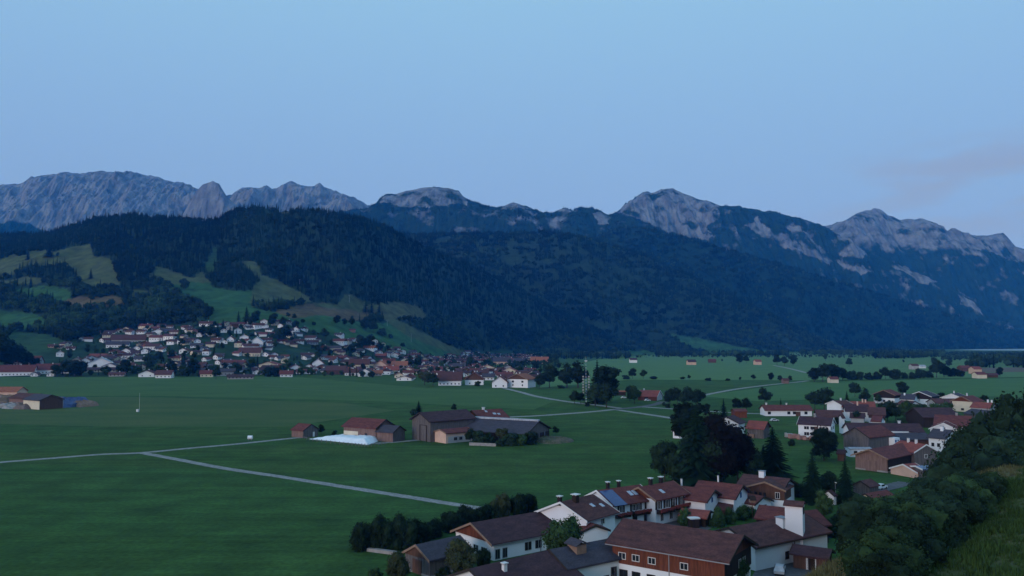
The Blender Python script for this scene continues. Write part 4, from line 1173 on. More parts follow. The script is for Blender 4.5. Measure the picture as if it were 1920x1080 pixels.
h = House('outbuilding', 'small white outbuilding with brown lean roof and dark square window', 'outbuilding', (1393, 923), (1433, 930), 3.8, hw=3.8, pitch=22, roof='roof_redbrown', og=0.4, oe=0.5, trim='trim_dark')
h.win('F', (0.42,), 0.6, 1.0, 1.1, 'trim_dark').win('R', (0.5,), 0.1, 2.6, 1.6, 'metal_grey')
h = House('pavilion', 'open garden pavilion with brown hipped roof between hedge and white outbuilding', 'pavilion', (1346, 935), (1378, 938), 3.6, hw=3.8, pitch=24, roof='roof_brown', wall='timber_brown', og=1.2, oe=1.3, trim=None)
h = House('chalet', 'white house with brown timber gable storey and white chimney above the row', 'house', (1394, 888), (1482, 897), 6.6, hw=5.6, pitch=21, roof='roof_brown', og=0.7, oe=0.8, trim='trim_dark')
h.chimney(0.42, -0.4, 1.3, 1.3, 'plaster', 'x').win('F', (0.1, 0.25), 0.8, 1.2, 1.3)
wx, wy = flat(1442, 898, 6.4)
c = House('gable_wing', 'timber clad gable wing with three small windows on the white chalet', 'house', (0, 0), (1, 1), 6.4, rv=(wx - 0.3 * math.cos(R(58)), wy - 0.3 * math.sin(R(58)), R(58), 8.0), hw=5.0, pitch=19, roof='roof_brown', upper='timber_brown', split=2.2, og=0.8, oe=0.6, trim='trim_wood')
c.win('L', (0.24, 0.36, 0.48), 2.8, 0.7, 0.9, 'trim_dark', out=0.07).win('L', (0.82,), 2.5, 1.1, 1.5, 'trim_white', out=0.07).win('L', (0.12, 0.34), 0.5, 1.5, 1.3, 'trim_dark')
House('carport', 'open carport with bright red roof beside the light green shrub', 'carport', (1278, 952), (1332, 957), 3.1, hw=3.4, pitch=17, roof='roof_red', wall='timber_dark', og=0.5, oe=0.6, trim='trim_dark')
House('shed', 'dark brown roofed store behind the white chimney stack', 'shed', (1424, 946), (1480, 952), 4.0, hw=4.6, pitch=24, roof='roof_redbrown', wall='timber_dark', og=0.4, oe=0.5, trim='trim_dark')
h = House('inn', 'broad brown roofed building with square white chimney beside the white tower', 'house', (1366, 988), (1508, 962), 6.6, E=(1440, 1022), pitch=21, roof='roof_brown', og=0.6, oe=0.7, trim='trim_dark')
h.chimney(0.56, -2.2, 1.6, 1.5, 'plaster', 'x').win('F', (0.42, 0.68), 0.8, 1.0, 1.4, 'trim_dark').gutter('trim_dark')
# the hose tower
tx, ty = flat(1491, 1001, 4.4)
tw = link('hose_tower', None, loc=(tx, ty, 0), rotz=R(-28), label='tall plain white square tower with a small brown roof', cat='tower')
MB().box(-1.55, -1.25, -1, 1.55, 1.25, 9.7).build('wall', M['plaster'], tw)
mb = MB()
for p in gable_prof(1.75, 10.5, 0.36, 0.2): mb.prism(p[::-1], -1.8, 1.8)
mb.build('roof', M['roof_brown'], tw)
MB().box(1.553, -0.6, 8.2, 1.63, 0.6, 9.4).build('louvre', M['timber_dark'], tw)
h = House('barn', 'dark timber barn half hidden behind the white tower', 'barn', (1500, 958), (1531, 955), 5.8, hw=4.2, pitch=28, roof='roof_redbrown', wall='timber_dark', og=0.5, oe=0.5, trim='trim_dark')
h = House('hut', 'brown timber hut with two white door posts beside the yard', 'hut', (1487, 1019), (1560, 1029), 3.7, E=(1533, 1045), pitch=24, roof='roof_dark', wall='timber_brown', og=0.5, oe=0.6, trim='trim_dark')
for u in (0.42, 0.66): h.door('F', u, 0, 0.35, 2.0, 'trim_white')
h.door('F', 0.54, 0, 1.4, 2.0, 'timber_dark').win('R', (0.5,), 1.2, 1.0, 0.9, 'trim_dark')

# ---- right-hand village, middle distance
h = House('house', 'large white two storey house with dark roof and rows of paired windows', 'house', (1499, 780), (1563, 783), 8.2, hw=5.6, pitch=27, roof='roof_dark', og=0.5, oe=0.5, trim='trim_white')
h.win('F', (0.22, 0.30, 0.42, 0.48, 0.70, 0.78, 0.90), 3.3, 0.9, 1.2, 'trim_dark').win('F', (0.22, 0.30, 0.42, 0.70, 0.78, 0.90), 0.8, 0.9, 1.3, 'trim_dark').win('R', (0.3, 0.7), 3.3, 1.0, 1.2, 'trim_dark').win('R', (0.3, 0.7), 0.8, 1.0, 1.2, 'trim_dark').win('R', (0.5,), 5.6, 0.8, 0.7, 'trim_dark').door('F', 0.57, 0, 1.4, 4.6, 'timber_brown').chimney(0.45, 0, 0.7, 1.2, 'stone', 'x')
h = House('bungalow', 'long white bungalow with red-brown roof along the upper road', 'house', (1428, 759), (1518, 759), 5.6, hw=5.6, pitch=24, roof='roof_redbrown', og=0.6, oe=0.8, trim='trim_dark')
h.win('F', (0.08, 0.5, 0.62), 0.9, 1.6, 1.5, 'trim_dark').door('F', 0.7, 0, 2.6, 2.3, 'timber_brown').win('F', (0.87,), 0.9, 1.6, 1.5, 'trim_dark').chimney(0.1, 0.3, 0.7, 0.9).chimney(0.52, 0.3, 0.6, 0.8)
h = House('barn', 'grey boarded barn gable with dark roof and white ground floor wing', 'barn', (1603, 801), (1652, 796), 9.6, E=(1618, 822), pitch=30, roof='roof_redbrown', wall='timber_grey', og=0.4, oe=0.5, trim='trim_dark')
h.win('F', (0.86, 0.97), 4.0, 0.9, 1.2).door('L', 0.4, 3.0, 4.0, 3.0, 'timber_grey')
h.add('white_wing', MB().box(h.Lw * 0.30, -h.Ww / 2 - 2.2, -1, h.Lw * 0.5 + 0.1, -h.Ww / 2 - 0.003, 5.6), 'plaster')
for zz in (1.0, 3.6):
    for k in (0.34, 0.44):
        p = link('window', win_mesh(1.0, 1.3, 'paint_blue')[0], h.root, (h.Lw * k, -h.Ww / 2 - 2.2, zz)); link('pane', win_mesh(1.0, 1.3, 'paint_blue')[1], p)
House('annex', 'low white flat annex in front of the grey boarded barn', 'annex', (1588, 838), (1631, 838), 3.2, hw=2.2, pitch=8, roof='roof_pale', og=0.2, oe=0.2, trim=None).win('F', (0.25, 0.55, 0.8), 0.9, 1.2, 1.2, 'trim_dark')
h = House('house', 'long dark roofed building with white gable behind the grey boarded barn', 'house', (1585, 792), (1724, 794), 7.6, hw=6.0, pitch=24, roof='roof_dark', og=0.5, oe=0.6, trim='trim_dark')
h.win('F', (0.6, 0.7, 0.8), 1.2, 1.2, 1.3, 'trim_dark').win('R', (0.5,), 1.6, 1.2, 1.3).chimney(0.73, 0.2, 0.8, 0.7).add('white_parapet', MB().box(-h.L * 0.0, -h.hw - 0.5, h.ze - 0.5, h.L * 0.28, -h.hw - 0.1, h.ze + 0.1), 'trim_white')
h = House('stable', 'dark roofed low stable with brown doors below the long dark roof', 'stable', (1650, 812), (1735, 811), 5.6, hw=5.2, pitch=20, roof='roof_slate', wall='timber_brown', og=0.5, oe=1.2, trim='trim_dark')
h.win('F', (0.1, 0.3, 0.42), 0.6, 1.4, 1.4)
h = House('barn', 'very wide dark barn roof beyond the pair of dark trees', 'barn', (1712, 764), (1782, 764), 8.6, hw=9.0, pitch=23, roof='roof_dark', wall='timber_dark', og=0.5, oe=0.6, trim='trim_dark')
h = House('farmhouse', 'farmhouse with big red-brown roof and white gable by the dark trees', 'farmhouse', (1752, 777), (1822, 780), 9.4, hw=8.0, pitch=25, roof='roof_redbrown', og=0.6, oe=0.7, trim='trim_dark')
h.win('F', (0.2, 0.5), 1.6, 1.1, 1.3).chimney(0.6, 0.2, 0.8, 1.0, 'stone', 'x')
g_ = House('gable_wing', 'white front gable standing out from the red-brown farmhouse roof', 'house', (1769, 793), (1774, 789), 7.6, hw=5.4, pitch=25, roof='roof_redbrown', og=0.6, oe=0.5, trim='trim_white').win('L', (0.5,), 4.6, 1.0, 1.2, 'trim_dark')
h = House('house', 'white house with slate grey roof and white chimney at the foot of the dark trees', 'house', (1750, 803), (1786, 806), 8.0, hw=5.6, pitch=27, roof='roof_slate', og=0.5, oe=0.6, trim='trim_dark')
h.win('F', (0.25, 0.6), 2.0, 1.0, 1.3, 'trim_dark').chimney(0.52, -0.8, 1.0, 1.5, 'plaster', 'x')
h = House('barn', 'broad timber barn with pinkish boarded gable and red-brown roof on the grass', 'barn', (1629, 842), (1700, 829), 6.8, E=(1659, 862), pitch=22, roof='roof_redbrown', wall='timber_pink', og=1.3, oe=0.9, trim='trim_wood')
h.door('L', 0.5, 0.0, 3.6, 3.2, 'timber_pink').add('plinth', MB().box(-h.Lw / 2 - 0.06, -h.Ww / 2 - 0.06, -1, h.Lw / 2 + 0.06, h.Ww / 2 + 0.06, 0.5), 'stone')
MB().box(-h.Lw / 2 + 0.05, -h.Ww / 2 - 0.06, 0.5, h.Lw / 2 + 0.05, -h.Ww / 2 - 0.003, h.eave).build('side_boarding', M['timber_dark'], h.root)
h = House('house', 'house with bright red roof and blue-grey boarded gable behind the timber barn', 'house', (1688, 825), (1737, 833), 7.4, hw=4.8, pitch=26, roof='roof_red', wall='timber_grey', og=0.4, oe=0.5, trim='trim_white')
h.chimney(0.35, -0.3, 0.6, 1.2, 'trim_white', 'x').chimney(0.65, -0.3, 0.6, 1.2, 'trim_white', 'x').win('R', (0.5,), 3.0, 1.2, 1.2)
h = House('garage', 'small red roofed garage below the timber barn', 'garage', (1693, 870), (1716, 868), 3.6, E=(1684, 890), hw=5.0, pitch=20, roof='roof_red', wall='plaster_peach', og=0.3, oe=0.3, trim='trim_white')
h = House('carport', 'flat carport carrying a dark solar roof beside the red garage', 'carport', (1716, 873), (1752, 872), 3.6, hw=3.2, pitch=10, roof='solar', wall='timber_grey', og=0.2, oe=0.3, trim='trim_white')
h = House('shed', 'small grey shed with brown roof standing on the lawn by the lane', 'shed', (1613, 901), (1632, 897), 3.6, hw=2.6, pitch=28, roof='roof_brown', wall='timber_grey', og=0.3, oe=0.3, trim='trim_dark')
h = House('house', 'low brown roofed house tucked against the leafy slope by the lane', 'house', (1622, 925), (1662, 918), 4.6, hw=4.2, pitch=25, roof='roof_redbrown', wall='plaster_cream', og=0.4, oe=0.5, trim='trim_dark').win('F', (0.7,), 1.0, 1.2, 1.2)
h = House('house', 'dark low house with cream wall half behind the leafy slope', 'house', (1596, 950), (1622, 946), 4.4, hw=3.6, pitch=22, roof='roof_dark', wall='plaster_cream', og=0.3, oe=0.4, trim='trim_dark').door('F', 0.4)
h = House('chalet', 'chalet with dark timber gable over a white ground floor, edge of the far meadow', 'house', (1656, 731), (1670, 729.5), 8.8, hw=7.4, pitch=23, roof='roof_redbrown', upper='timber_dark', split=3.6, og=1.0, oe=0.9, trim='trim_wood')
h.win('L', (0.25, 0.5, 0.75), 1.1, 1.4, 1.3, 'trim_dark')
h = House('house', 'dark roofed house right of the pointed dark tree', 'house', (1690, 738), (1718, 739), 7.4, hw=6.4, pitch=25, roof='roof_slate', og=0.5, oe=0.6, trim='trim_dark').chimney(0.25, -1.5, 0.8, 1.2, 'plaster', 'x').win('F', (0.7,), 2.0, 1.1, 1.2)
h = House('house', 'house with pale verge boards and dark gable beyond the slate roof', 'house', (1723, 734), (1738, 732), 8.2, hw=7.4, pitch=22, roof='roof_slate', wall='plaster', upper='timber_dark', split=3.4, og=0.9, oe=0.9, trim='trim_white')
h = House('house', 'low house with purple-brown roof left of the ochre house', 'house', (1745, 747), (1790, 747), 6.4, hw=6.0, pitch=22, roof='roof_brown', wall='plaster_grey', og=0.5, oe=0.6, trim='trim_dark')
h = House('house', 'white house with dark roof behind the ochre house', 'house', (1784, 738), (1796, 736), 8.2, hw=6.6, pitch=22, roof='roof_slate', og=0.7, oe=0.8, trim='trim_white').chimney(0.4, 0, 0.6, 1.1)
h = House('house', 'ochre walled house with red roof and overhanging timber gable', 'house', (1802, 743), (1824, 741), 8.8, hw=6.4, pitch=25, roof='roof_redbrown', wall='plaster_cream', og=1.2, oe=0.9, trim='trim_wood', gable='timber_orange')
h.win('L', (0.5,), 0.8, 1.6, 1.2, 'trim_dark').chimney(0.5, 0, 0.6, 1.2)
h = House('house', 'red roofed house with two white chimneys and grey wall near the dark trees', 'house', (1826, 753), (1864, 755), 8.0, hw=6.0, pitch=23, roof='roof_red', wall='plaster_grey', og=0.4, oe=0.5, trim='trim_dark').chimney(0.70, 0, 0.7, 1.4, 'plaster', 'x').chimney(0.88, 0.3, 0.7, 1.4, 'plaster', 'x')
h = House('house', 'white house with grey-brown roof and tall chimney beside the round green tree', 'house', (1582, 757), (1628, 758), 8.2, hw=6.6, pitch=26, roof='roof_dark', og=0.5, oe=0.6, trim='trim_dark').chimney(0.55, -1.0, 0.7, 1.8, 'plaster_peach', 'x').win('F', (0.3, 0.6), 2.4, 1.1, 1.3)
h = House('house', 'house with pinkish red roof and paired chimneys behind the grey-brown roof', 'house', (1594, 752), (1640, 753), 8.0, hw=5.6, pitch=24, roof='roof_red', wall='plaster', og=0.4, oe=0.5, trim='trim_dark').chimney(0.50, -0.8, 0.7, 1.6, 'plaster_peach', 'x').chimney(0.62, -0.8, 0.7, 1.4, 'plaster_peach', 'x')
h = House('house', 'brown roofed house with pale ground floor left of the pair of dark trees', 'house', (1626, 763), (1660, 764), 7.6, hw=7.4, pitch=23, roof='roof_brown', upper='timber_brown', split=2.8, og=0.5, oe=0.9, trim='trim_dark').win('F', (0.3, 0.7), 1.0, 1.2, 1.2)
h = House('guest_house', 'white guest house with stacked timber balconies behind the broad dark tree', 'house', (1562, 751), (1586, 750), 8.6, hw=5.6, pitch=20, roof='roof_brown', og=0.5, oe=0.8, trim='trim_white')
h.balcony('F', 0.05, 0.95, 3.0, 'timber_orange', False).balcony('F', 0.05, 0.95, 5.4, 'timber_orange', False).chimney(0.6, 0, 0.6, 0.9)
h = House('house', 'long pinkish brown roof between the bungalow and the white two storey house', 'house', (1528, 768), (1578, 769), 6.4, hw=6.6, pitch=23, roof='roof_brown', wall='plaster_grey', og=0.5, oe=0.6, trim='trim_dark')
h = House('transformer_tower', 'small square white tower house with dark pointed roof', 'tower', (1575, 777), (1581, 777), 8.2, hw=2.3, pitch=30, roof='roof_dark', og=0.3, oe=0.5, trim='trim_dark').win('F', (0.5,), 3.0, 0.8, 1.0, 'trim_dark')
h = House('barn', 'open barn with bright red roof and grey boarded gable on the lawn', 'barn', (1404, 788), (1440, 790), 6.8, E=(1424, 804), pitch=29, roof='roof_red', wall='timber_grey', og=0.7, oe=0.7, trim='trim_dark')
h.add('log_rick', MB().box(-h.Lw / 2 + 0.2, -h.Ww / 2 - 0.9, -0.2, -h.Lw * 0.05, -h.Ww / 2 - 0.01, 1.7), 'logs')
h = House('shed', 'reddish brown field shed at the road end of the bungalow', 'shed', (1373, 766), (1398, 766), 4.6, hw=3.6, pitch=18, roof='roof_redbrown', wall='timber_orange', og=0.3, oe=0.4, trim='trim_dark')
h = House('house', 'white gable peeping out behind the copper tree', 'house', (1362, 781), (1376, 778), 7.8, hw=5.8, pitch=25, roof='roof_dark', og=0.6, oe=0.8, trim='trim_dark').win('L', (0.6,), 3.0, 1.0, 1.0)
h = House('house', 'white garden house half hidden under the tall green tree', 'house', (1266, 796), (1284, 797), 5.2, hw=4.6, pitch=25, roof='roof_dark', og=0.4, oe=0.6, trim='trim_white').win('F', (0.4, 0.7), 1.0, 1.4, 1.6, 'trim_dark')
House('house', 'low dark roof tucked behind the white tower house', 'house', (1594, 773), (1622, 774), 5.6, hw=5.0, pitch=23, roof='roof_dark', wall='plaster_grey', og=0.4, oe=0.5, trim='trim_dark')
House('house', 'brown roofed white house between the slate roof and the wide barn', 'house', (1690, 750), (1716, 752), 6.4, hw=5.4, pitch=24, roof='roof_brown', og=0.4, oe=0.6, trim='trim_dark').win('F', (0.3, 0.7), 1.2, 1.1, 1.2, 'trim_dark')
House('shed', 'grey roofed shed behind the red-brown farmhouse roof', 'shed', (1822, 766), (1860, 770), 6.2, hw=5.4, pitch=22, roof='roof_slate', wall='timber_grey', og=0.4, oe=0.6, trim='trim_dark')
House('house', 'white walled house with brown roof left of the dark pair of trees', 'house', (1636, 779), (1656, 780), 5.8, hw=5.0, pitch=24, roof='roof_redbrown', og=0.4, oe=0.6, trim='trim_dark').win('F', (0.3, 0.7), 1.0, 1.1, 1.2, 'trim_dark')
House('shed', 'small brown shed on the lawn beside the round dark tree', 'shed', (1570, 842), (1586, 843), 3.6, hw=2.8, pitch=22, roof='roof_dark', wall='timber_brown', og=0.3, oe=0.4, trim='trim_dark')
# crossroads
h = House('barn', 'long red-brown barn beyond the crossroads with a red roof', 'barn', (1200, 731), (1238, 732), 6.6, E=(1232, 744), pitch=26, roof='roof_red', wall='timber_orange', og=0.5, oe=0.6, trim='trim_white')
h.chimney(0.2, 0, 0.7, 0.8).door('F', 0.45, 0, 2.6, 2.4, 'timber_dark')
h.add('white_gable', MB().prism([(-h.Ww / 2 + 0.1, -1), (h.Ww / 2 - 0.1, -1), (h.Ww / 2 - 0.1, h.eave - 0.1), (0, h.zr - 0.5), (-h.Ww / 2 + 0.1, h.eave - 0.1)], h.Lw / 2 + 0.003, h.Lw / 2 + 0.06), 'plaster_grey')
h = House('hay_shelter', 'small open orange timber shelter left of the light green tree', 'shelter', (1155, 732), (1173, 732), 3.6, hw=3.0, pitch=12, roof='roof_orange', wall='timber_dark', og=0.3, oe=0.4, trim='trim_wood')

# ---- the farm in the middle of the meadow
h = House('shed', 'small shed with red roof and grey gable left of the silage clamp', 'shed', (560, 793), (584, 795), 5.4, E=(570, 808), pitch=28, roof='roof_redbrown', wall='timber_pink', og=0.4, oe=0.5, trim='trim_dark')
MB().prism([(-h.Ww / 2 + 0.1, -1), (h.Ww / 2 - 0.1, -1), (h.Ww / 2 - 0.1, h.eave - 0.1), (0, h.zr - 0.4), (-h.Ww / 2 + 0.1, h.eave - 0.1)], h.Lw / 2 + 0.003, h.Lw / 2 + 0.07).build('gable_cladding', M['timber_grey'], h.root)
h.door('R', 0.7, 0, 1.0, 2.0, 'trim_white', 0.07)
h = House('farmhouse', 'farmhouse with wide red-brown roof behind the white silage sheet', 'farmhouse', (660, 782), (724, 786), 8.2, E=(696, 803), pitch=26, roof='roof_redbrown', wall='timber_pink', og=0.6, oe=0.9, trim='trim_dark')
h.add('whitewashed_wall', MB().box(-h.Lw / 2 + 0.1, -h.Ww / 2 - 0.08, 1.6, -0.8, -h.Ww / 2 - 0.003, 3.2), 'plaster_cream').win('F', (0.7,), 1.5, 1.2, 1.2, 'trim_dark')
h = House('shed', 'slate roofed annex with blue-grey gable at the farmhouse corner', 'shed', (716, 796), (750, 798), 6.2, E=(732, 811), pitch=27, roof='roof_slate', wall='timber_pink', og=0.5, oe=0.5, trim='trim_dark')
MB().prism([(-h.Ww / 2 + 0.1, -1), (h.Ww / 2 - 0.1, -1), (h.Ww / 2 - 0.1, h.eave - 0.1), (0, h.zr - 0.4), (-h.Ww / 2 + 0.1, h.eave - 0.1)], h.Lw / 2 + 0.003, h.Lw / 2 + 0.07).build('gable_cladding', M['timber_grey'], h.root)
h = House('barn', 'tall grey weathered timber barn with big sliding door', 'barn', (786, 773), (874, 767), 11.4, E=(810, 781), hw=7.4, pitch=24, roof='roof_dark', wall='timber_grey', og=1.0, oe=0.8, trim='trim_dark')
h.door('L', 0.62, 0, 5.4, 6.4, 'timber_dark').add('door_boards', MB().box(-h.Lw / 2 - 0.14, -h.Ww * 0.28, 0.05, -h.Lw / 2 - 0.075, h.Ww * 0.02, 6.2), 'timber_grey')
bx_, by_, _z = h.root.location
br = h.root.rotation_euler[2]
lx, ly = -h.Lw / 2 + 8.6, -h.Ww / 2 - 3.9
h = House('milking_parlour', 'low peach walled parlour with red roof and white front under the tall barn', 'outbuilding', (0, 0), (1, 1), 5.3, rv=(bx_ + lx * math.cos(br) - ly * math.sin(br), by_ + lx * math.sin(br) + ly * math.cos(br), br, 14.0), hw=4.6, pitch=15, roof='roof_redbrown', wall='plaster_peach', og=0.5, oe=0.8, trim='trim_wood')
h.add('white_front', MB().box(-h.Lw / 2 + 1.0, -h.Ww / 2 - 0.08, 0, h.Lw / 2 - 0.4, -h.Ww / 2 - 0.003, 2.6), 'plaster_grey').win('F', (0.35, 0.55, 0.8), 0.9, 1.6, 1.3, 'metal_grey', out=0.08)
h = House('cowshed', 'very long cowshed with dark roof, pale ridge strip and open grey gable', 'barn', (872, 782), (1012, 789), 8.0, E=(985, 814), pitch=19, roof='roof_slate', wall='timber_dark', og=0.8, oe=1.0, trim='trim_dark')
h.add('ridge_vent', MB().box(-h.L / 2 + 1, -0.9, h.zr - 0.2, h.L / 2 - 0.3, 0.9, h.zr + 0.45), 'roof_pale', h.roof)
MB().prism([(-h.Ww / 2 + 0.2, 3.0), (h.Ww / 2 - 0.2, 3.0), (h.Ww / 2 - 0.2, h.eave - 0.1), (0, h.zr - 0.5), (-h.Ww / 2 + 0.2, h.eave - 0.1)], h.Lw / 2 + 0.003, h.Lw / 2 + 0.09).build('gable_cladding', M['timber_grey'], h.root)
for k in range(4):
    MB().box(h.Lw / 2 + 0.003, -h.Ww / 2 + 1 + k * h.Ww / 4.2, -0.2, h.Lw / 2 + 0.3, -h.Ww / 2 + 1.4 + k * h.Ww / 4.2, 3.0).build('gate_post', M['metal_grey'], h.root)
h = House('farmhouse', 'farmhouse with brown roof and three skylights behind the long cowshed', 'farmhouse', (884, 769), (940, 766), 10.4, E=(905, 784), hw=7.2, pitch=25, roof='roof_redbrown', wall='timber_orange', og=1.2, oe=1.0, trim='trim_dark')
h.on_slope('skylight', 0.42, 1.5, 1.0, 1.4, 'skylight_glass').on_slope('skylight', 0.62, 3.6, 1.4, 1.4, 'skylight_glass').on_slope('skylight', 0.75, 4.0, 1.2, 1.2, 'skylight_glass').chimney(0.4, 0.2, 0.9, 0.8)
# farm at the left edge
House('barn', 'barn with orange roof and pale wall cut by the left picture edge', 'barn', (-30, 725), (44, 725), 9.4, hw=6.6, pitch=24, roof='roof_orange', wall='plaster_peach', og=0.6, oe=0.7, trim='trim_wood')
House('barn', 'barn with brown roof between the orange roofed barn and the junk heaps', 'barn', (36, 736), (78, 738), 8.0, hw=7.2, pitch=22, roof='roof_brown', wall='timber_pink', og=0.6, oe=0.9, trim='trim_dark')
h = House('barn', 'open barn with grey-brown roof and cream side wall beside the blue heap', 'barn', (66, 738), (98, 740), 8.4, E=(82, 748), hw=7.6, pitch=22, roof='roof_slate', wall='plaster_cream', og=0.5, oe=0.6, trim='trim_dark')
MB().prism([(-h.Ww / 2 + 0.2, -0.5), (h.Ww / 2 - 0.2, -0.5), (h.Ww / 2 - 0.2, h.eave - 0.1), (0, h.zr - 0.5), (-h.Ww / 2 + 0.2, h.eave - 0.1)], h.Lw / 2 + 0.003, h.Lw / 2 + 0.09).build('gable_cladding', M['timber_brown'], h.root)
# scattered farms on the far plain
for lab, A, B, zr, hw, rf, wa in (
    ('far farmstead with peach wall and dark roof alone on the plain', (1288, 674), (1304, 674), 9, 9, 'roof_dark', 'plaster_peach'),
    ('small dark red field barn right of the peach farmstead', (1328, 673), (1342, 673), 7, 6, 'roof_redbrown', 'timber_brown'),
    ('small pinkish farm right of the dark far tree clump', (1414, 674), (1426, 674), 9, 8, 'roof_red', 'plaster_peach'),
    ('white farm at the foot of the right hand slope meadow', (1180, 671), (1194, 671), 9, 8, 'roof_dark', 'plaster'),
    ('small stone hut between two trees by the far road', (1466, 709), (1478, 709), 5, 4, 'roof_brown', 'timber_pink'),
    ('ochre house with red roof in front of the big tree clump', (1553, 706), (1570, 706), 6, 5, 'roof_redbrown', 'plaster_cream'),
    ('far cluster house with pale wall on the right plain', (1706, 682), (1720, 682), 8, 6, 'roof_brown', 'plaster_grey'),
    ('far low white shed on the right plain', (1722, 684), (1734, 684), 5, 5, 'roof_pale', 'plaster'),
    ('far orange walled farm near the right edge', (1820, 687), (1836, 687), 9, 7, 'roof_red', 'plaster_peach'),
    ('far brown roofed barn left of the orange walled farm', (1798, 685), (1816, 685), 8, 7, 'roof_redbrown', 'timber_brown'),
    ('far cream walled barn with red roof at the end of the hedge', (1826, 697), (1846, 697), 7, 6, 'roof_redbrown', 'plaster_cream'),
    ('far low brown barn right of the cream walled barn', (1850, 699), (1868, 699), 5, 5, 'roof_brown', 'timber_brown')):
    House('farmhouse' if 'farm' in lab else 'house' if 'house' in lab else 'barn', lab, 'barn' if ('barn' in lab or 'shed' in lab or 'hut' in lab) else 'farmhouse', A, B, zr, hw=hw, pitch=24, roof=rf, wall=wa, og=0.6, oe=0.8, trim=None, group='scattered farms on the far plain')

# ------------------------------------------------------------------ the far village
ORD = ['first', 'second', 'third', 'fourth', 'fifth', 'sixth', 'seventh', 'eighth', 'ninth', 'tenth', 'eleventh', 'twelfth', 'thirteenth', 'fourteenth', 'fifteenth', 'sixteenth', 'seventeenth', 'eighteenth', 'nineteenth', 'twentieth',
       'twenty-first', 'twenty-second', 'twenty-third', 'twenty-fourth', 'twenty-fifth', 'twenty-sixth', 'twenty-seventh', 'twenty-eighth', 'twenty-ninth', 'thirtieth'] + ['thirty-' + q for q in ('first', 'second', 'third', 'fourth', 'fifth', 'sixth', 'seventh', 'eighth', 'ninth')] + ['fortieth'] + ['forty-' + q for q in ('first', 'second', 'third', 'fourth', 'fifth', 'sixth', 'seventh', 'eighth', 'ninth')]
_pending = {}
def later(o, px, key, look, place):
    """label to be completed with its rank from the left among its likes"""
    _pending.setdefault((key, look, place), []).append((px, o))
_vm = {}
def vmesh(L, Wd, eh, tn, wall, roof):
    k = (L, Wd, eh, round(tn, 2), wall, roof)
    if k not in _vm:
        hw = Wd / 2 + 1.2; zr = eh + Wd / 2 * tn + 0.3
        w = wall_mesh(L, Wd, zr, tn, 0.28, wall, -4.0)
        r = roof_mesh(L + 2.4, hw, zr, tn, roof)
        cap = MB()
        for (x0, x1, y) in ((-L / 2, L / 2, -Wd / 2),):
            n = max(2, int(L / 3.4))
            for fl in range(max(1, int(eh / 2.7))):
                for i in range(n):
                    x = -L / 2 + (i + 0.5) * L / n
                    cap.box(x - 0.6, -Wd / 2 - 0.05, 0.9 + 2.6 * fl, x + 0.6, -Wd / 2 - 0.003, 2.2 + 2.6 * fl)
        for sg in (-1, 1):
            for fl in range(max(1, int(eh / 2.7))):
                for yy in (-Wd * 0.25, Wd * 0.25):
                    x0, x1 = sorted((sg * (L / 2 + 0.003), sg * (L / 2 + 0.05)))
                    cap.box(x0, yy - 0.55, 0.9 + 2.6 * fl, x1, yy + 0.55, 2.2 + 2.6 * fl)
        gl = cap.mesh('glazing', M['glass'])
        ch = MB().box(L * 0.12, -0.35, zr - 0.6, L * 0.12 + 0.7, 0.35, zr + 0.9).mesh('chimney', M['plaster'])
        gc = MB()
        for sg in (-1,):
            y = Wd / 2 - 0.1; te = zr - Wd / 2 * tn - 0.28
            x0, x1 = sorted((sg * (L / 2 + 0.003), sg * (L / 2 + 0.08)))
            gc.prism([(-y, te - 0.7), (y, te - 0.7), (y, te), (0, zr - 0.32), (-y, te)], x0, x1)
        _vm[k] = (w, r, gl, ch, gc.mesh('gable_cladding', M['timber_brown']))
    return _vm[k]
WALLW = {'plaster': 'white', 'plaster_cream': 'cream', 'plaster_grey': 'grey', 'timber_brown': 'brown timber', 'plaster_peach': 'peach'}
ROOFW = {'roof_brown': 'brown', 'roof_dark': 'dark', 'roof_slate': 'slate grey', 'roof_redbrown': 'red-brown', 'roof_red': 'red', 'roof_orange': 'orange', 'roof_pale': 'pale'}
vr = random.Random(11)
placed = []
def zone(px, row, z):
    if px < 110: return 'by the red halls'
    if px > 815 and row > 695: return 'near the orange-roofed house'
    if px > 815: return 'far end under the forest'
    a = 'left' if px < 300 else 'middle' if px < 540 else 'right'
    front = row > np.interp(px, [0, 560, 820], [688, 690, 696])
    b = 'front row' if front else 'upper rows' if row < np.interp(px, [0, 300, 560, 760], [645, 640, 636, 668]) else 'inner rows'
    return '%s village %s' % (a, b)
def vhouse(x, y, z, rot, L, Wd, eh, tn, wall, roof, clad=False, chim=True, px=None, row=None):
    w, r, gl, ch, gc = vmesh(L, Wd, eh, tn, wall, roof)
    o = link('village_house', None, loc=(x, y, z), rotz=rot, cat='house', group='houses of the far village')
    link('wall', w, o); rf = link('roof', r, o)
    g2 = link('glazing', gl, o, kind='stuff')
    if chim: link('chimney', ch, rf)
    if clad: link('gable_cladding', gc, o, rotz=0.0 if math.sin(rot) > 0 else math.pi)
    ax = abs(math.sin(rot))
    later(o, px, 'house', '%s%s house, %s roof, %s facing' % ('long ' if L > 19 else '', WALLW[wall], ROOFW[roof], 'gable' if ax > 0.6 else 'eaves'), zone(px, row, z))
    placed.append((x, y, max(L, Wd) / 2))
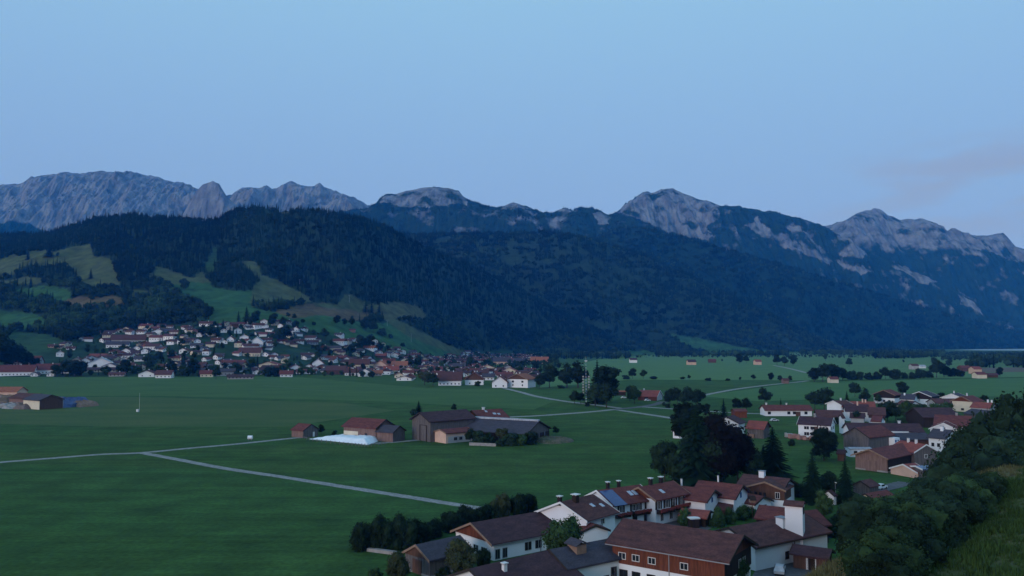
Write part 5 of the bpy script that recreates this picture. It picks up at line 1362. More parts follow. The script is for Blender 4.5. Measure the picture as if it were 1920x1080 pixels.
def vpx(px, row, wpx, hpx, ori, wall, roof, clad=False, jit=0.15):
    """a house of the far village: centre, base row, facade width and height as seen"""
    x, y, z = hit(px, row)
    wid = max(6.0, wpx / F * y); hei = max(5.0, hpx / F * y * 0.98)
    tn = vr.choice((0.40, 0.45, 0.5))
    if ori == 'l':
        L = wid; Wd = min(max(8.0, L * 0.65), 13); rot = 0
    else:
        Wd = wid; L = min(max(10.0, wid * 1.1), 20); rot = math.pi / 2
    if hei > 10 and ori == 'l': Wd = 18.0
    eh = max(2.4, min(5.2, hei * 0.5))
    tn = min(0.75, max(0.3, (hei - eh - 0.3) / (Wd / 2)))
    vhouse(x, y + (L if ori == 'g' else Wd) * 0.5, z, rot + vr.uniform(-jit, jit) - math.atan2(x, y) * 0.5, round(L, 1), round(Wd, 1), round(eh, 1), tn, wall, roof, clad, px=px, row=row)
P_, C_, G_, T_, PE = 'plaster', 'plaster_cream', 'plaster_grey', 'timber_brown', 'plaster_peach'
RB, RD, RS, RR, RE, RO, RP = 'roof_brown', 'roof_dark', 'roof_slate', 'roof_redbrown', 'roof_red', 'roof_orange', 'roof_pale'
for q in [(182, 690, 46, 20, 'g', P_, RP), (202, 693, 26, 12, 'g', P_, RS), (186, 698, 54, 9, 'l', C_, RD), (216, 706, 26, 8, 'l', G_, RB), (140, 681, 18, 11, 'g', C_, RR), (271, 707, 28, 13, 'g', P_, RB),
          (305, 709, 28, 15, 'l', P_, RB), (247, 697, 20, 13, 'l', P_, RD), (236, 643, 58, 17, 'l', G_, RB), (217, 652, 38, 12, 'l', P_, RS), (293, 627, 20, 11, 'g', P_, RS), (312, 625, 22, 11, 'l', P_, RS),
          (262, 614, 12, 5, 'l', P_, RS), (431, 641, 13, 11, 'g', P_, RB), (478, 648, 24, 17, 'g', P_, RP), (403, 643, 15, 11, 'l', P_, RB), (366, 652, 21, 9, 'l', P_, RS), (466, 668, 40, 17, 'l', C_, RB),
          (450, 687, 21, 13, 'l', P_, RR), (502, 690, 34, 12, 'g', C_, RE), (481, 702, 16, 9, 'g', P_, RS), (447, 711, 46, 8, 'l', G_, RD), (535, 707, 22, 13, 'l', P_, RR), (385, 707, 22, 14, 'l', C_, RR), (375, 690, 18, 12, 'l', P_, RB),
          (594, 688, 20, 16, 'g', P_, RB), (572, 701, 36, 9, 'l', P_, RR), (628, 702, 34, 16, 'l', T_, RB), (657, 704, 24, 13, 'l', P_, RB), (684, 706, 25, 15, 'g', P_, RS), (672, 690, 36, 22, 'l', C_, RB),
          (712, 692, 24, 16, 'g', PE, RO), (706, 705, 18, 12, 'l', PE, RO), (732, 700, 26, 14, 'l', C_, RE), (748, 692, 28, 15, 'l', PE, RO), (764, 700, 24, 12, 'g', C_, RE), (728, 684, 22, 12, 'l', C_, RR), (758, 714, 28, 9, 'g', P_, RB),
          (843, 723, 42, 27, 'l', P_, RB, False, 0.05), (889, 722, 34, 24, 'g', P_, RR, True), (916, 713, 20, 14, 'l', P_, RS), (938, 727, 28, 22, 'g', P_, RR), (860, 693, 24, 12, 'l', P_, RS),
          (866, 681, 22, 9, 'l', P_, RD), (913, 695, 26, 11, 'g', C_, RE), (941, 683, 32, 18, 'l', PE, RS), (976, 682, 24, 10, 'l', P_, RS), (1012, 682, 32, 13, 'l', PE, RO), (956, 701, 24, 12, 'g', C_, RE), (820, 699, 16, 14, 'l', P_, RR),
          (20, 705, 66, 24, 'l', P_, RR), (38, 686, 56, 20, 'l', G_, RE), (84, 701, 42, 19, 'l', P_, RR), (106, 697, 24, 12, 'g', P_, RS), (62, 706, 12, 8, 'g', P_, RS), (92, 706, 12, 9, 'g', P_, RP), (108, 654, 12, 6, 'l', C_, RB), (130, 656, 14, 6, 'l', P_, RB), (96, 652, 14, 6, 'l', PE, RB)]:
    vpx(*q[:7], *(q[7:] if len(q) > 7 else ()))
h = House('house', 'big white house with orange-red roof and brown gable at the meadow road', 'house', (966, 704), (995, 707), 12.0, rv=(float(flat(978, 727)[0]), float(flat(978, 727)[1]) + 9, R(63), 19.0), hw=11.0, pitch=24, roof='roof_orange', gable='timber_brown', og=1.6, oe=1.0, trim='trim_wood')
h.win('L', (0.28, 0.74), 4.4, 2.0, 1.6, 'trim_dark').win('L', (0.28, 0.74), 1.4, 1.1, 1.5, 'trim_dark').win('K', (0.2, 0.45, 0.7), 4.4, 1.1, 1.4, 'trim_dark').win('K', (0.45, 0.7), 1.2, 1.1, 1.4, 'trim_dark').chimney(0.35, 0.3, 0.8, 1.1)
placed.append((h.root.location.x, h.root.location.y, 13))
r2 = np.random.RandomState(23)
GAPS = [[(500, 662), (515, 650), (590, 655), (585, 668), (520, 668)], [(118, 650), (200, 650), (190, 672), (118, 676)], [(0, 706), (0, 660), (112, 655), (112, 706)], [(870, 680), (1050, 683), (1050, 700), (960, 690), (930, 700)], [(1005, 655), (1060, 655), (1060, 735), (1003, 735)]]
n_h = 0
for _ in range(26000):
    u = r2.uniform(-0.57, 0.06); d = math.sqrt(r2.uniform(800 ** 2, 2250 ** 2)); x = u * d
    z = float(ground_z(x, d))
    px, row = project(x, d, z); px, row = float(px), float(row)
    if not bool(in_poly(np.array(px), np.array(row), VILLAGE)) or any(bool(in_poly(np.array(px), np.array(row), gq)) for gq in GAPS): continue
    if row > np.interp(px, [0, 400, 560, 700, 830, 1000], [700, 704, 701, 706, 716, 720]): continue
    core = px < 790
    lim = 14.5 if core else 27
    if any((x - a) ** 2 + ((d - b) * 0.8) ** 2 < (lim * 0.5 + c * 0.8) ** 2 for a, b, c in placed): continue
    L = r2.choice([11.0, 13.0, 16.0, 20.0], p=[0.3, 0.35, 0.25, 0.1]); Wd = {11.0: 9.0, 13.0: 10.0, 16.0: 11.0, 20.0: 12.0}[L]
    red = math.exp(-((px - 730) / 60) ** 2 - ((row - 688) / 16) ** 2)
    wall = r2.choice([P_, C_, G_, T_], p=[0.66, 0.14, 0.08, 0.12])
    roof = r2.choice([RO, RE]) if r2.rand() < red else r2.choice([RB, RD, RS, RR, RE], p=[0.34, 0.22, 0.16, 0.22, 0.06])
    base = 0.15 + 0.25 * math.sin(px / 60.0)
    rot = base + (math.pi / 2 if r2.rand() < 0.45 else 0) + r2.normal(0, 0.12)
    vhouse(x, d, z, rot, float(L), Wd, float(r2.choice([2.6, 3.4, 4.6])), 0.52, str(wall), str(roof), bool(r2.rand() < 0.35), bool(r2.rand() < 0.75), px, row)
    n_h += 1
    if n_h >= 228: break

# past three hundred: the smallest remaining houses as one crowd
def proto_house(L, Wd, eh, tn, wall, roof):
    w, r, gl, ch, gc = vmesh(L, Wd, eh, tn, wall, roof)
    V = []; Fc = []; MI = []; b = 0
    for i, me in enumerate((w, r, gl)):
        v = np.empty(len(me.vertices) * 3, np.float32); me.vertices.foreach_get('co', v); v = v.reshape(-1, 3)
        V.append(v); Fc += [tuple(k + b for k in p.vertices) for p in me.polygons]; MI += [i] * len(me.polygons); b += len(v)
    return mesh_np('small_house', np.concatenate(V), Fc, mats=[M[wall], M[roof], M['glass']], midx=MI)
small = protos('small_houses', [proto_house(11.0, 9.0, 3.4, 0.52, P_, RB), proto_house(11.0, 9.0, 2.6, 0.52, P_, RR), proto_house(11.0, 9.0, 3.4, 0.52, C_, RD), proto_house(11.0, 9.0, 2.6, 0.52, P_, RS)])
extra = []
for _ in range(26000):
    u = r2.uniform(-0.57, 0.06); d = math.sqrt(r2.uniform(900 ** 2, 2250 ** 2)); x = u * d
    z = float(ground_z(x, d))
    px, row = project(x, d, z); px, row = float(px), float(row)
    if not bool(in_poly(np.array(px), np.array(row), VILLAGE)) or any(bool(in_poly(np.array(px), np.array(row), gq)) for gq in GAPS): continue
    if row > np.interp(px, [0, 400, 560, 700, 830, 1000], [696, 700, 697, 702, 712, 716]): continue
    if any((x - a) ** 2 + ((d - b) * 0.85) ** 2 < (4.0 + c * 0.62) ** 2 for a, b, c in placed): continue
    extra.append((x, d, z)); placed.append((x, d, 5.0))
    if len(extra) >= 380: break
wood('small_village_houses', np.array(extra), np.random.RandomState(9).uniform(0.85, 1.1, len(extra)), small, 'smaller white houses filling the gaps of the far village')

# ------------------------------------------------------------------ trees one can tell apart
KW = {'spruce': 'dark spruce', 'spruce_near': 'dark spruce', 'round': 'round tree', 'tall': 'tall narrow tree', 'low': 'low bush', 'column': 'slim columnar tree', 'big': 'broad leafy tree', 'bush': 'dense bush', 'near': 'thick leafy shrub'}
MW = {'broad_leaves': 'green', 'dark_leaves': 'dark green', 'light_leaves': 'light green', 'copper_leaves': 'blackish copper', 'olive_leaves': 'olive green'}
D, Lg, Ol, Br, Cu = 'dark_leaves', 'light_leaves', 'olive_leaves', 'broad_leaves', 'copper_leaves'
def trees(place, group, rows, **kw):
    for q in rows:
        px, py, hp, kind, m = q[:5]
        wf = q[5] if len(q) > 5 else 1.0
        t = tree(px, py, hp, kind, m, group=group, wf=wf, shrub=kind in ('low', 'bush'), **kw)
        w = KW[kind] if kind.startswith('spruce') else MW[m] + ' ' + KW[kind]
        size = '' 
        later(t, px, 'tree', w, place)
trees('by the crossroads and the maypole', 'trees by the crossroads', [
    (1063, 727, 50, 'tall', D, 1.3), (1084, 727, 54, 'tall', D, 1.3), (1030, 727, 42, 'round', D, 1.1), (1120, 757, 82, 'spruce', D, 1.5), (1138, 753, 74, 'tall', D, 1.35), (1137, 765, 46, 'round', D, 1.1), (1116, 762, 44, 'round', D, 1.0),
    (1077, 758, 26, 'round', D), (1089, 757, 20, 'round', D), (1101, 762, 8, 'low', D), (1190, 757, 33, 'round', Lg), (1181, 752, 32, 'tall', Br), (1052, 728, 6, 'low', D, 2.2)])
trees('beside the long red barn', 'trees beside the long red barn', [(1256, 758, 31, 'round', D), (1270, 760, 32, 'round', D), (1290, 763, 37, 'round', D, 1.15), (1308, 764, 34, 'round', D), (1252, 765, 9, 'low', D), (1245, 761, 7, 'low', Br)])
trees('along the ditch in the far meadow', 'bushes along the far ditch', [
    (1174, 711, 8, 'low', D, 1.6), (1186, 710, 19, 'round', D), (1206, 710, 17, 'round', D), (1225, 711, 6, 'low', D, 2), (1280, 711, 5, 'low', D, 1.5), (1292, 711, 8, 'round', D), (1328, 714, 6, 'low', D, 1.8), (1364, 714, 5, 'low', D, 1.6),
    (1388, 713, 7, 'round', D), (1413, 713, 11, 'round', D), (1446, 714, 16, 'round', D), (1463, 716, 12, 'round', D), (1481, 716, 12, 'round', D)])
trees('in the long hedge behind the far meadow', 'hedge trees behind the far meadow', [
    (1527, 716, 28, 'round', D, 1.1), (1543, 716, 33, 'round', D, 1.2), (1563, 714, 33, 'round', D, 1.2), (1580, 713, 25, 'round', D, 1.1), (1596, 712, 18, 'low', D), (1612, 712, 15, 'low', D), (1628, 712, 14, 'low', D), (1644, 711, 15, 'low', D), (1660, 711, 23, 'round', D),
    (1677, 711, 19, 'low', D), (1696, 710, 12, 'low', D), (1710, 710, 13, 'low', D), (1724, 709, 19, 'low', D), (1740, 708, 14, 'low', D), (1756, 708, 34, 'round', D), (1770, 707, 26, 'round', D), (1786, 706, 17, 'low', D), (1799, 706, 14, 'low', D)])
trees('on the far plain under the hills', 'single trees on the far plain', [
    (1548, 676, 14, 'tall', D, 1.2), (1592, 688, 17, 'round', D), (1386, 682, 20, 'round', D), (1399, 681, 15, 'round', D), (1457, 685, 20, 'round', D), (1471, 686, 18, 'round', D), (1487, 685, 21, 'round', D), (1752, 688, 19, 'round', D), (1780, 688, 16, 'round', D), (1875, 706, 19, 'round', D, 0.9), (1694, 680, 6, 'round', D), (1354, 678, 5, 'round', D)])
trees('among the right hand village roofs', 'trees among the right hand village', [(1660, 772, 20, 'low', D), (1690, 800, 18, 'low', D), (1570, 800, 18, 'round', D), 
    (1434, 759, 31, 'round', D), (1464, 760, 15, 'spruce', D), (1528, 768, 34, 'round', D, 1.1), (1546, 769, 40, 'round', D, 1.15), (1603, 744, 26, 'round', D), (1622, 757, 32, 'tall', D, 1.2), (1692, 743, 30, 'tall', D, 1.5),
    (1325, 783, 29, 'tall', D), (1357, 783, 36, 'spruce', D), (1382, 771, 24, 'round', D), (1400, 772, 26, 'round', D), (1664, 790, 40, 'round', D), (1679, 791, 36, 'round', D), (1703, 792, 44, 'tall', Br, 1.5), (1608, 796, 26, 'round', D), (1646, 757, 18, 'round', D),
    (1728, 778, 22, 'low', Br), (1752, 779, 22, 'low', Br), (1778, 780, 26, 'low', Br), (1764, 748, 12, 'low', D), (1846, 752, 12, 'low', D), (1588, 752, 20, 'spruce', D), (1723, 758, 22, 'tall', D, 1.2), (1740, 757, 18, 'tall', D)])
trees('between the lawns and the white row houses', 'trees above the white row houses', [
    (1352, 905, 118, 'big', Cu, 1.05), (1322, 906, 106, 'big', D, 0.9), (1384, 903, 96, 'big', Cu, 0.9), (1288, 836, 84, 'tall', D, 1.5), (1246, 902, 72, 'big', D, 0.9), (1276, 907, 60, 'big', D), (1300, 900, 80, 'big', D, 0.9),
    (1404, 903, 62, 'big', D), (1545, 864, 60, 'big', D, 1.05), (1485, 836, 12, 'low', D), (1375, 895, 24, 'big', Lg), (1357, 900, 18, 'big', Lg), (1558, 936, 56, 'tall', D, 1.2), (1540, 938, 50, 'tall', D, 1.3), (1545, 972, 50, 'big', Lg, 0.8), (1485, 930, 34, 'bush', D), (1505, 932, 30, 'bush', D), (1575, 985, 24, 'bush', D), (1560, 1005, 34, 'bush', D), (1540, 1012, 22, 'bush', D)])
trees('standing over the white row houses', 'tall spruces by the row houses', [(1306, 908, 146, 'spruce_near', D, 1.45), (1450, 896, 94, 'spruce_near', D, 1.6), (1432, 894, 60, 'spruce_near', D, 1.3), (1525, 944, 98, 'spruce_near', D, 1.2), (1586, 946, 86, 'spruce_near', D, 1.1)])
trees('in the gardens of the near houses', 'garden shrubs of the near houses', [
    (1058, 1078, 108, 'big', Br, 0.85), (1284, 985, 33, 'bush', Lg, 0.6), (1346, 987, 33, 'bush', Br, 0.7), (1368, 982, 30, 'bush', Br, 0.7), (1390, 976, 27, 'bush', Br, 0.7), (1408, 970, 24, 'bush', Br, 0.7), (1340, 962, 18, 'bush', D, 0.8)])
trees('along the meadow by the timber shed', 'dark bushes along the meadow', [
    (684, 1030, 58, 'bush', D, 0.72), (718, 1030, 66, 'bush', D, 0.62), (757, 1028, 66, 'bush', D, 0.66), (790, 1018, 46, 'bush', D, 0.75), (816, 1008, 40, 'bush', D, 0.8), (845, 998, 44, 'bush', D, 0.8), (880, 990, 46, 'bush', D, 0.8), (908, 978, 36, 'bush', D, 0.8),
    (940, 972, 48, 'bush', Ol, 0.7), (968, 968, 46, 'bush', D, 0.6), (990, 962, 42, 'bush', D, 0.7)])
trees('at the bottom edge before the near roofs', 'leafy trees at the bottom edge', [(866, 1090, 78, 'big', Ol, 0.95), (745, 1094, 60, 'big', Ol, 0.9), (704, 1086, 20, 'bush', Br), (906, 1062, 34, 'bush', D, 0.7), (834, 1098, 40, 'bush', D, 0.6)])
trees('around the farm on the meadow', 'trees around the meadow farm', [
    (785, 778, 27, 'spruce', D, 1.5), (776, 779, 12, 'low', D), (851, 772, 15, 'round', D), (603, 813, 17, 'round', Br), (627, 816, 9, 'low', D), (882, 832, 29, 'round', D), (898, 833, 26, 'low', D), (912, 833, 22, 'low', D), (941, 833, 32, 'round', Ol), (957, 836, 24, 'low', D), (938, 837, 15, 'low', D), (976, 835, 22, 'low', Br), (993, 833, 24, 'low', D),
    (1042, 815, 15, 'round', D), (853, 815, 20, 'round', D, 0.9), (822, 825, 5, 'low', D, 1.4), (922, 830, 13, 'low', Ol)])
trees('at the meadow edge of the far village', 'trees at the edge of the far village', [
    (105, 706, 24, 'round', D, 1.2), (122, 706, 30, 'round', D, 1.2), (140, 706, 32, 'round', D, 1.2), (153, 705, 28, 'round', D), (45, 694, 17, 'round', D), (343, 699, 40, 'column', D), (322, 702, 26, 'round', D), (362, 704, 30, 'round', D), (405, 711, 25, 'round', D, 0.9), (234, 702, 30, 'round', D), (445, 702, 20, 'round', D), (505, 706, 18, 'low', D), (518, 706, 17, 'low', D),
    (796, 722, 27, 'round', Ol, 1.2), (812, 724, 24, 'round', D, 1.2), (826, 722, 18, 'round', D), (768, 690, 24, 'tall', D, 1.2), (785, 690, 24, 'round', D), (882, 690, 22, 'round', D), (976, 699, 17, 'round', D), (938, 707, 14, 'round', Br), (896, 724, 10, 'low', Br), (1012, 729, 26, 'round', D), (1000, 712, 14, 'round', D), (620, 688, 12, 'round', D)])
trees('in the dark thicket at the left edge', 'thicket trees at the left edge', [(-8, 694, 70, 'round', D, 1.1), (14, 692, 58, 'round', D, 1.1), (34, 690, 44, 'round', D, 1.2), (52, 690, 30, 'round', D, 1.2), (68, 688, 18, 'low', D), (-25, 690, 60, 'tall', D, 1.4)])
trees('in the belt above the village roofs', 'trees in the belt above the village', [(380, 632, 26, 'tall', D, 1.2), (394, 634, 30, 'tall', D, 1.2), (408, 630, 28, 'spruce', D, 1.5), (418, 618, 20, 'spruce', D, 1.5), (536, 640, 30, 'round', D, 1.2), (522, 644, 28, 'round', D, 1.2), (512, 612, 26, 'round', D), (530, 612, 18, 'round', D), (554, 618, 18, 'round', D), (675, 652, 26, 'round', D), (692, 654, 26, 'round', D, 1.1), (712, 660, 18, 'round', D), (610, 636, 18, 'round', D), (470, 612, 20, 'round', D), (298, 680, 22, 'round', D), (282, 690, 26, 'round', D, 1.2), (322, 676, 20, 'round', D), (470, 694, 22, 'round', Br, 1.2), (660, 660, 16, 'low', D)])
trees('alone on the open hill pasture', 'trees on the open hill pasture', [
    (170, 523, 21, 'spruce', D, 1.3), (182, 480, 19, 'spruce', D, 1.6), (199, 479, 18, 'spruce', D, 1.6), (92, 483, 24, 'spruce', D, 1.8), (52, 488, 20, 'spruce', D, 1.8), (108, 483, 9, 'round', D), (475, 574, 22, 'spruce', D, 1.2), (518, 579, 14, 'spruce', D, 1.4), (500, 586, 10, 'round', D), (492, 568, 7, 'round', D), (535, 571, 8, 'low', D), (546, 572, 7, 'low', D), (565, 568, 5, 'low', D),
    (540, 596, 10, 'round', D), (552, 600, 12, 'round', D), (568, 605, 7, 'low', D), (588, 610, 7, 'low', D), (447, 606, 24, 'spruce', D, 1.4), (462, 607, 33, 'spruce', D, 1.3), (480, 607, 26, 'round', D), (632, 608, 18, 'round', D), (646, 610, 14, 'round', D), (660, 612, 22, 'tall', D), (686, 620, 27, 'round', D), (701, 624, 23, 'round', D), (716, 630, 15, 'low', D), (732, 634, 8, 'low', D), (584, 565, 7, 'low', D),
    (686, 586, 22, 'spruce', D, 1.7), (697, 588, 25, 'spruce', D, 1.5), (711, 588, 20, 'spruce', D, 1.6), (391, 599, 28, 'tall', D, 1.2), (374, 582, 22, 'round', D), (360, 578, 20, 'round', D), (138, 558, 20, 'spruce', D, 2), (200, 550, 20, 'spruce', D, 2.1), (172, 562, 9, 'low', D), (188, 558, 8, 'low', D), (345, 545, 24, 'round', D), (330, 560, 22, 'round', D), (262, 572, 20, 'round', D), (234, 566, 22, 'round', D), (36, 622, 18, 'round', D), (52, 622, 17, 'spruce', D, 1.6), (70, 618, 18, 'round', D), (755, 650, 8, 'low', D)])
# fill between the houses of the far village
n_t = 0; tp = []
for _ in range(14000):
    u = r2.uniform(-0.62, 0.06); d = math.sqrt(r2.uniform(830 ** 2, 2200 ** 2)); x = u * d
    z = float(ground_z(x, d)); px, row = project(x, d, z); px, row = float(px), float(row)
    if not bool(in_poly(np.array(px), np.array(row), VILLAGE)) or row > 704: continue
    if px < 110 and row > 668: continue
    if any(bool(in_poly(np.array(px), np.array(row), gq)) for gq in GAPS[:1]): continue
    if any((x - a) ** 2 + (d - b) ** 2 < (c + 4.5) ** 2 for a, b, c in placed): continue
    if any((x - a) ** 2 + (d - b) ** 2 < 64 for a, b in tp): continue
    tp.append((x, d))
    k = r2.choice(['round', 'tall', 'low', 'spruce'], p=[0.55, 0.15, 0.2, 0.1]); m = str(r2.choice([D, Br], p=[0.7, 0.3]))
    hh = {'round': 9, 'tall': 11, 'low': 4.5, 'spruce': 13}[k] * r2.uniform(0.75, 1.35)
    t = tree(0, 0, 0, str(k), m, group='garden trees of the far village', pos=(x, d, z), h=hh, shrub=(k == 'low'))
    later(t, px, 'tree', KW[k] if k == 'spruce' else MW[m] + ' ' + KW[k], zone(px, row, z).replace('in the', 'in') if False else zone(px, row, z))
    n_t += 1
    if n_t >= 130: break
gp = []
for _ in range(9000):
    u = r2.uniform(-0.62, 0.06); d = math.sqrt(r2.uniform(830 ** 2, 2200 ** 2)); x = u * d
    z = float(ground_z(x, d)); px, row = project(x, d, z); px, row = float(px), float(row)
    if not bool(in_poly(np.array(px), np.array(row), VILLAGE)) or row > 705 or (px < 110 and row > 668): continue
    if any(bool(in_poly(np.array(px), np.array(row), gq)) for gq in GAPS[:1]): continue
    if any((x - a) ** 2 + (d - b) ** 2 < (c + 1.5) ** 2 for a, b, c in placed): continue
    gp.append((x, d, z - 0.5))
    if len(gp) > 1050: break
sz_ = r2.uniform(0.2, 0.58, len(gp)).tolist()
for _ in range(90):                                  # taller growth along the meadow edge of the village
    px = r2.uniform(105, 700); row = np.interp(px, [100, 400, 560, 700], [703, 707, 704, 708]) - abs(r2.normal(0, 3.0))
    x, d, z = hit(px, row)
    if any((x - a) ** 2 + (d - b) ** 2 < (c + 2.0) ** 2 for a, b, c in placed): continue
    gp.append((x, d, z - 0.4)); sz_.append(r2.uniform(0.35, 0.85))
wood('garden_greenery', np.array(gp), np.array(sz_), mixed, 'dark garden shrubbery between the far village houses')
# tree belts across the far plain
def belt(poly, area, seed):
    r = np.random.RandomState(seed)
    P = np.array([flat(*q) for q in poly]); lo, hi = P.min(0), P.max(0)
    n = int((hi[0] - lo[0]) * (hi[1] - lo[1]) / area)
    q = r.uniform(lo, hi, (n, 2)); k = in_poly(q[:, 0], q[:, 1], [tuple(v) for v in P]); q = q[k]
    z = ground_z(q[:, 0], q[:, 1])
    return np.concatenate([q, z[:, None] - 0.3], 1)
pts = np.concatenate([belt([(1640, 673), (1700, 673), (1770, 669), (1770, 663), (1640, 664)], 260, 1), belt([(1815, 691), (1960, 689), (1960, 672), (1830, 672), (1820, 680)], 380, 2), belt([(1335, 669), (1480, 668), (1480, 663.5), (1335, 664)], 500, 3),
                      belt([(1030, 674), (1180, 673), (1180, 668), (1040, 668)], 420, 4), belt([(1230, 670), (1330, 668), (1330, 664), (1230, 665)], 500, 5), belt([(1500, 665), (1640, 667), (1640, 662), (1500, 661)], 420, 6)])
wood('far_tree_belt', pts, np.random.RandomState(3).uniform(0.55, 1.1, len(pts)), mixed, 'hazy tree belts across the far plain in front of the lake')

pts = np.concatenate([belt([(1765, 676), (1980, 676), (1980, 661), (1765, 661)], 260, 11), belt([(1500, 672), (1770, 671), (1770, 662), (1500, 663)], 900, 12), belt([(1190, 671), (1500, 671), (1500, 664), (1190, 666)], 1100, 13)])
wood('lakeside_scrub', pts, np.random.RandomState(4).uniform(0.22, 0.45, len(pts)), mixed, 'low dark scrub and bushes on the far plain before the lake')
# ------------------------------------------------------------------ leafy slope and dark trees at lower right
NEAR = [leafy(500 + i, 15000, 0.017, 38, rx=0.52, zc=0.45, rz=0.52, z0=0.0, fill=0.84) for i in range(3)]
near_b = [np_mesh('foliage', v, dec_m) for v in NEAR]; near_d = [np_mesh('foliage', v, dark_m) for v in NEAR]
stem_m = trunk_mesh('stem', 0.5, 0.03, 0.4, 5, 9, 0.3)
def near_shrub(px, row_top, d, h, wide, meshes, label, cat='shrub', name='shrub', k=0):
    dx, dy, dz = ray(px, row_top); x = dx / dy * d; ztop = CAM_H + dz / dy * d
    z = float(ground_z(x, d)); hh = max(h, ztop - z) if h else ztop - z
    t = link(name, None, loc=(float(x), d, z - 0.4), rotz=k * 1.7, label=label, cat=cat, group='leafy thicket on the spur' if cat == 'shrub' else 'dark trees behind the thicket')
    link('foliage' if cat == 'shrub' else 'crown', meshes[k % 3], t, scale=(wide, wide, hh + 0.4))
    link('stem' if cat == 'shrub' else 'trunk', stem_m, t, scale=(hh * 0.7, hh * 0.7, hh * 0.8))
    return t
def spur_pt(a, sd): return P1x + TX * a + NX * sd, P1y + TY * a + NY * sd
SH = [(3.5, 2.6, 5.0), (6.5, 1.2, 4.7), (10, 2.0, 5.2), (11.5, -0.6, 4.9), (14.5, 0.8, 5.3), (18, 1.6, 5.0), (18.5, -2.2, 4.8), (22, 0.6, 5.1), (24, -3.0, 5.0), (27, 1.2, 4.8), (24.5, -5.5, 5.6), (30.5, -1.5, 4.6), (32, 1.0, 4.4),
      (37, 1.0, 4.0), (35, -2.5, 4.3), (40.5, -1.0, 3.6), (44, 0.6, 3.0), (1.0, 3.6, 4.0)]
for i, (a_, sd, hh) in enumerate(SH):
    x, y = spur_pt(a_, sd); z = float(spur_z(x, y))
    t = link('shrub', None, loc=(x, y, z - 0.4), rotz=i * 1.7, cat='shrub', group='leafy thicket on the spur')
    hh *= 0.93; wd = hh * 1.08
    link('foliage', (near_b if i % 4 == 0 else near_d)[i % 3], t, scale=(wd, wd, hh)); link('stem', stem_m, t, scale=(hh * 0.7, hh * 0.7, hh * 0.8))
    later(t, float(project(x, y, z)[0]), 'shrub', 'thick dark green shrub', 'in the thicket on the dry grassy slope')
TR = [(1822, 798, 128, 9), (1850, 778, 134, 9), (1880, 756, 138, 10), (1912, 736, 140, 11), (1955, 722, 142, 12), (1812, 836, 122, 8), (1858, 815, 126, 9), (1900, 800, 128, 10), (1945, 780, 130, 11)]
for i, (px, rt, d, wd) in enumerate(TR):
    t = near_shrub(px, rt, d, 0, wd * 1.3, near_d, None, 'tree', 'broadleaf_tree', i)
    later(t, px, 'tree', 'big blackish green tree', 'behind the leafy thicket on the slope')
x, y = flat(1365, 1108)
t = link('shrub', None, loc=(x, y, 0), label='upright dark green creeper bush against the farmhouse gable corner', cat='shrub')
link('foliage', near_b[0], t, scale=(5.2, 5.2, 7.7)); link('stem', stem_m, t, scale=(4, 4, 5))

# rough grass on the near slope
r3 = np.random.RandomState(77)
def tuft(seed):
    r = np.random.RandomState(seed); V = []; Fq = []
    for i in range(16):
        a = r.rand() * 6.28; l = r.uniform(0.25, 0.6); w = 0.035; b0 = r.uniform(-0.3, 0.3, 2); le = r.uniform(0.1, 0.4)
        c, s_ = math.cos(a), math.sin(a); b = len(V)
        V += [(b0[0] - s_ * w, b0[1] + c * w, 0), (b0[0] + s_ * w, b0[1] - c * w, 0), (b0[0] + c * le, b0[1] + s_ * le, l)]
        Fq.append((b, b + 1, b + 2))
    return np.array(V), Fq
g1 = mat('dry_grass', (0.21, 0.175, 0.085), (0.09, 0.10, 0.04), 0.15, 0.9, rnd=0.3, spec=0.05)
g2 = mat('rank_grass', (0.068, 0.112, 0.030), (0.040, 0.076, 0.022), 0.15, 0.9, rnd=0.3, spec=0.05)
tufts = protos('tufts', [mesh_np('tuft', *tuft(i), g2) for i in range(6)])
a = r3.uniform(-60, 170, 75000); s_ = r3.uniform(-9, 55, 75000)
x = P1x + TX * a + NX * s_; y = P1y + TY * a + NY * s_
k = (y > 18) & (x / np.maximum(y, 1) < 0.8) & (x / np.maximum(y, 1) > 0.2)
x, y = x[k], y[k]; z = spur_z(x, y)
sd_ = (x - P1x) * NX + (y - P1y) * NY
rim = sd_ + 3 * fbm(x / 6, y / 6, 3) < 0.8
z = z - 0.03
sz = r3.uniform(0.5, 1.4, len(x)) * (0.8 + 0.5 * (fbm(x / 5, y / 5, 3) > 0.1))
dry_t = protos('dry_tufts', [mesh_np('tuft', *tuft(20 + i), g1) for i in range(4)])
wood('rough_grass', np.stack([x, y, z], -1)[~rim], sz[~rim] * 0.9, tufts, 'rough olive grass on the near slope at lower right')
wood('dry_rim_grass', np.stack([x, y, z], -1)[rim], sz[rim] * 0.8, dry_t, 'straw coloured grass along the rim of the near slope')

# ------------------------------------------------------------------ small things
# maypole
x, y = flat(1099, 754)
mp = link('maypole', None, loc=(x, y, 0), label='tall blue and white maypole with two columns of guild plaques', cat='maypole')
pb = MB(); pw = MB()
H = 29.0
for i in range(29):
    (pb if i % 2 else pw).tube((0, 0, H * i / 29), (0, 0, H * (i + 1) / 29), 0.20 - 0.13 * i / 29, 0.20 - 0.13 * (i + 1) / 29, 8)
pb.build('blue_bands', M['paint_blue'], mp, kind='stuff'); pw.build('pole', M['trim_white'], mp)
for i in range(8):
    z = 4.0 + i * 1.75
    b = MB().box(-2.6, -0.06, z - 0.1, 2.6, 0.06, z).build('crossbar', M['timber_brown'], mp)
    for sg in (-1, 1):
        link('plaque', MB().box(-0.55, -0.08, 0.0, 0.55, 0.08, 0.95).mesh('plaque', M['plaster_grey']), mp, (sg * 1.9, 0, z + 0.005))
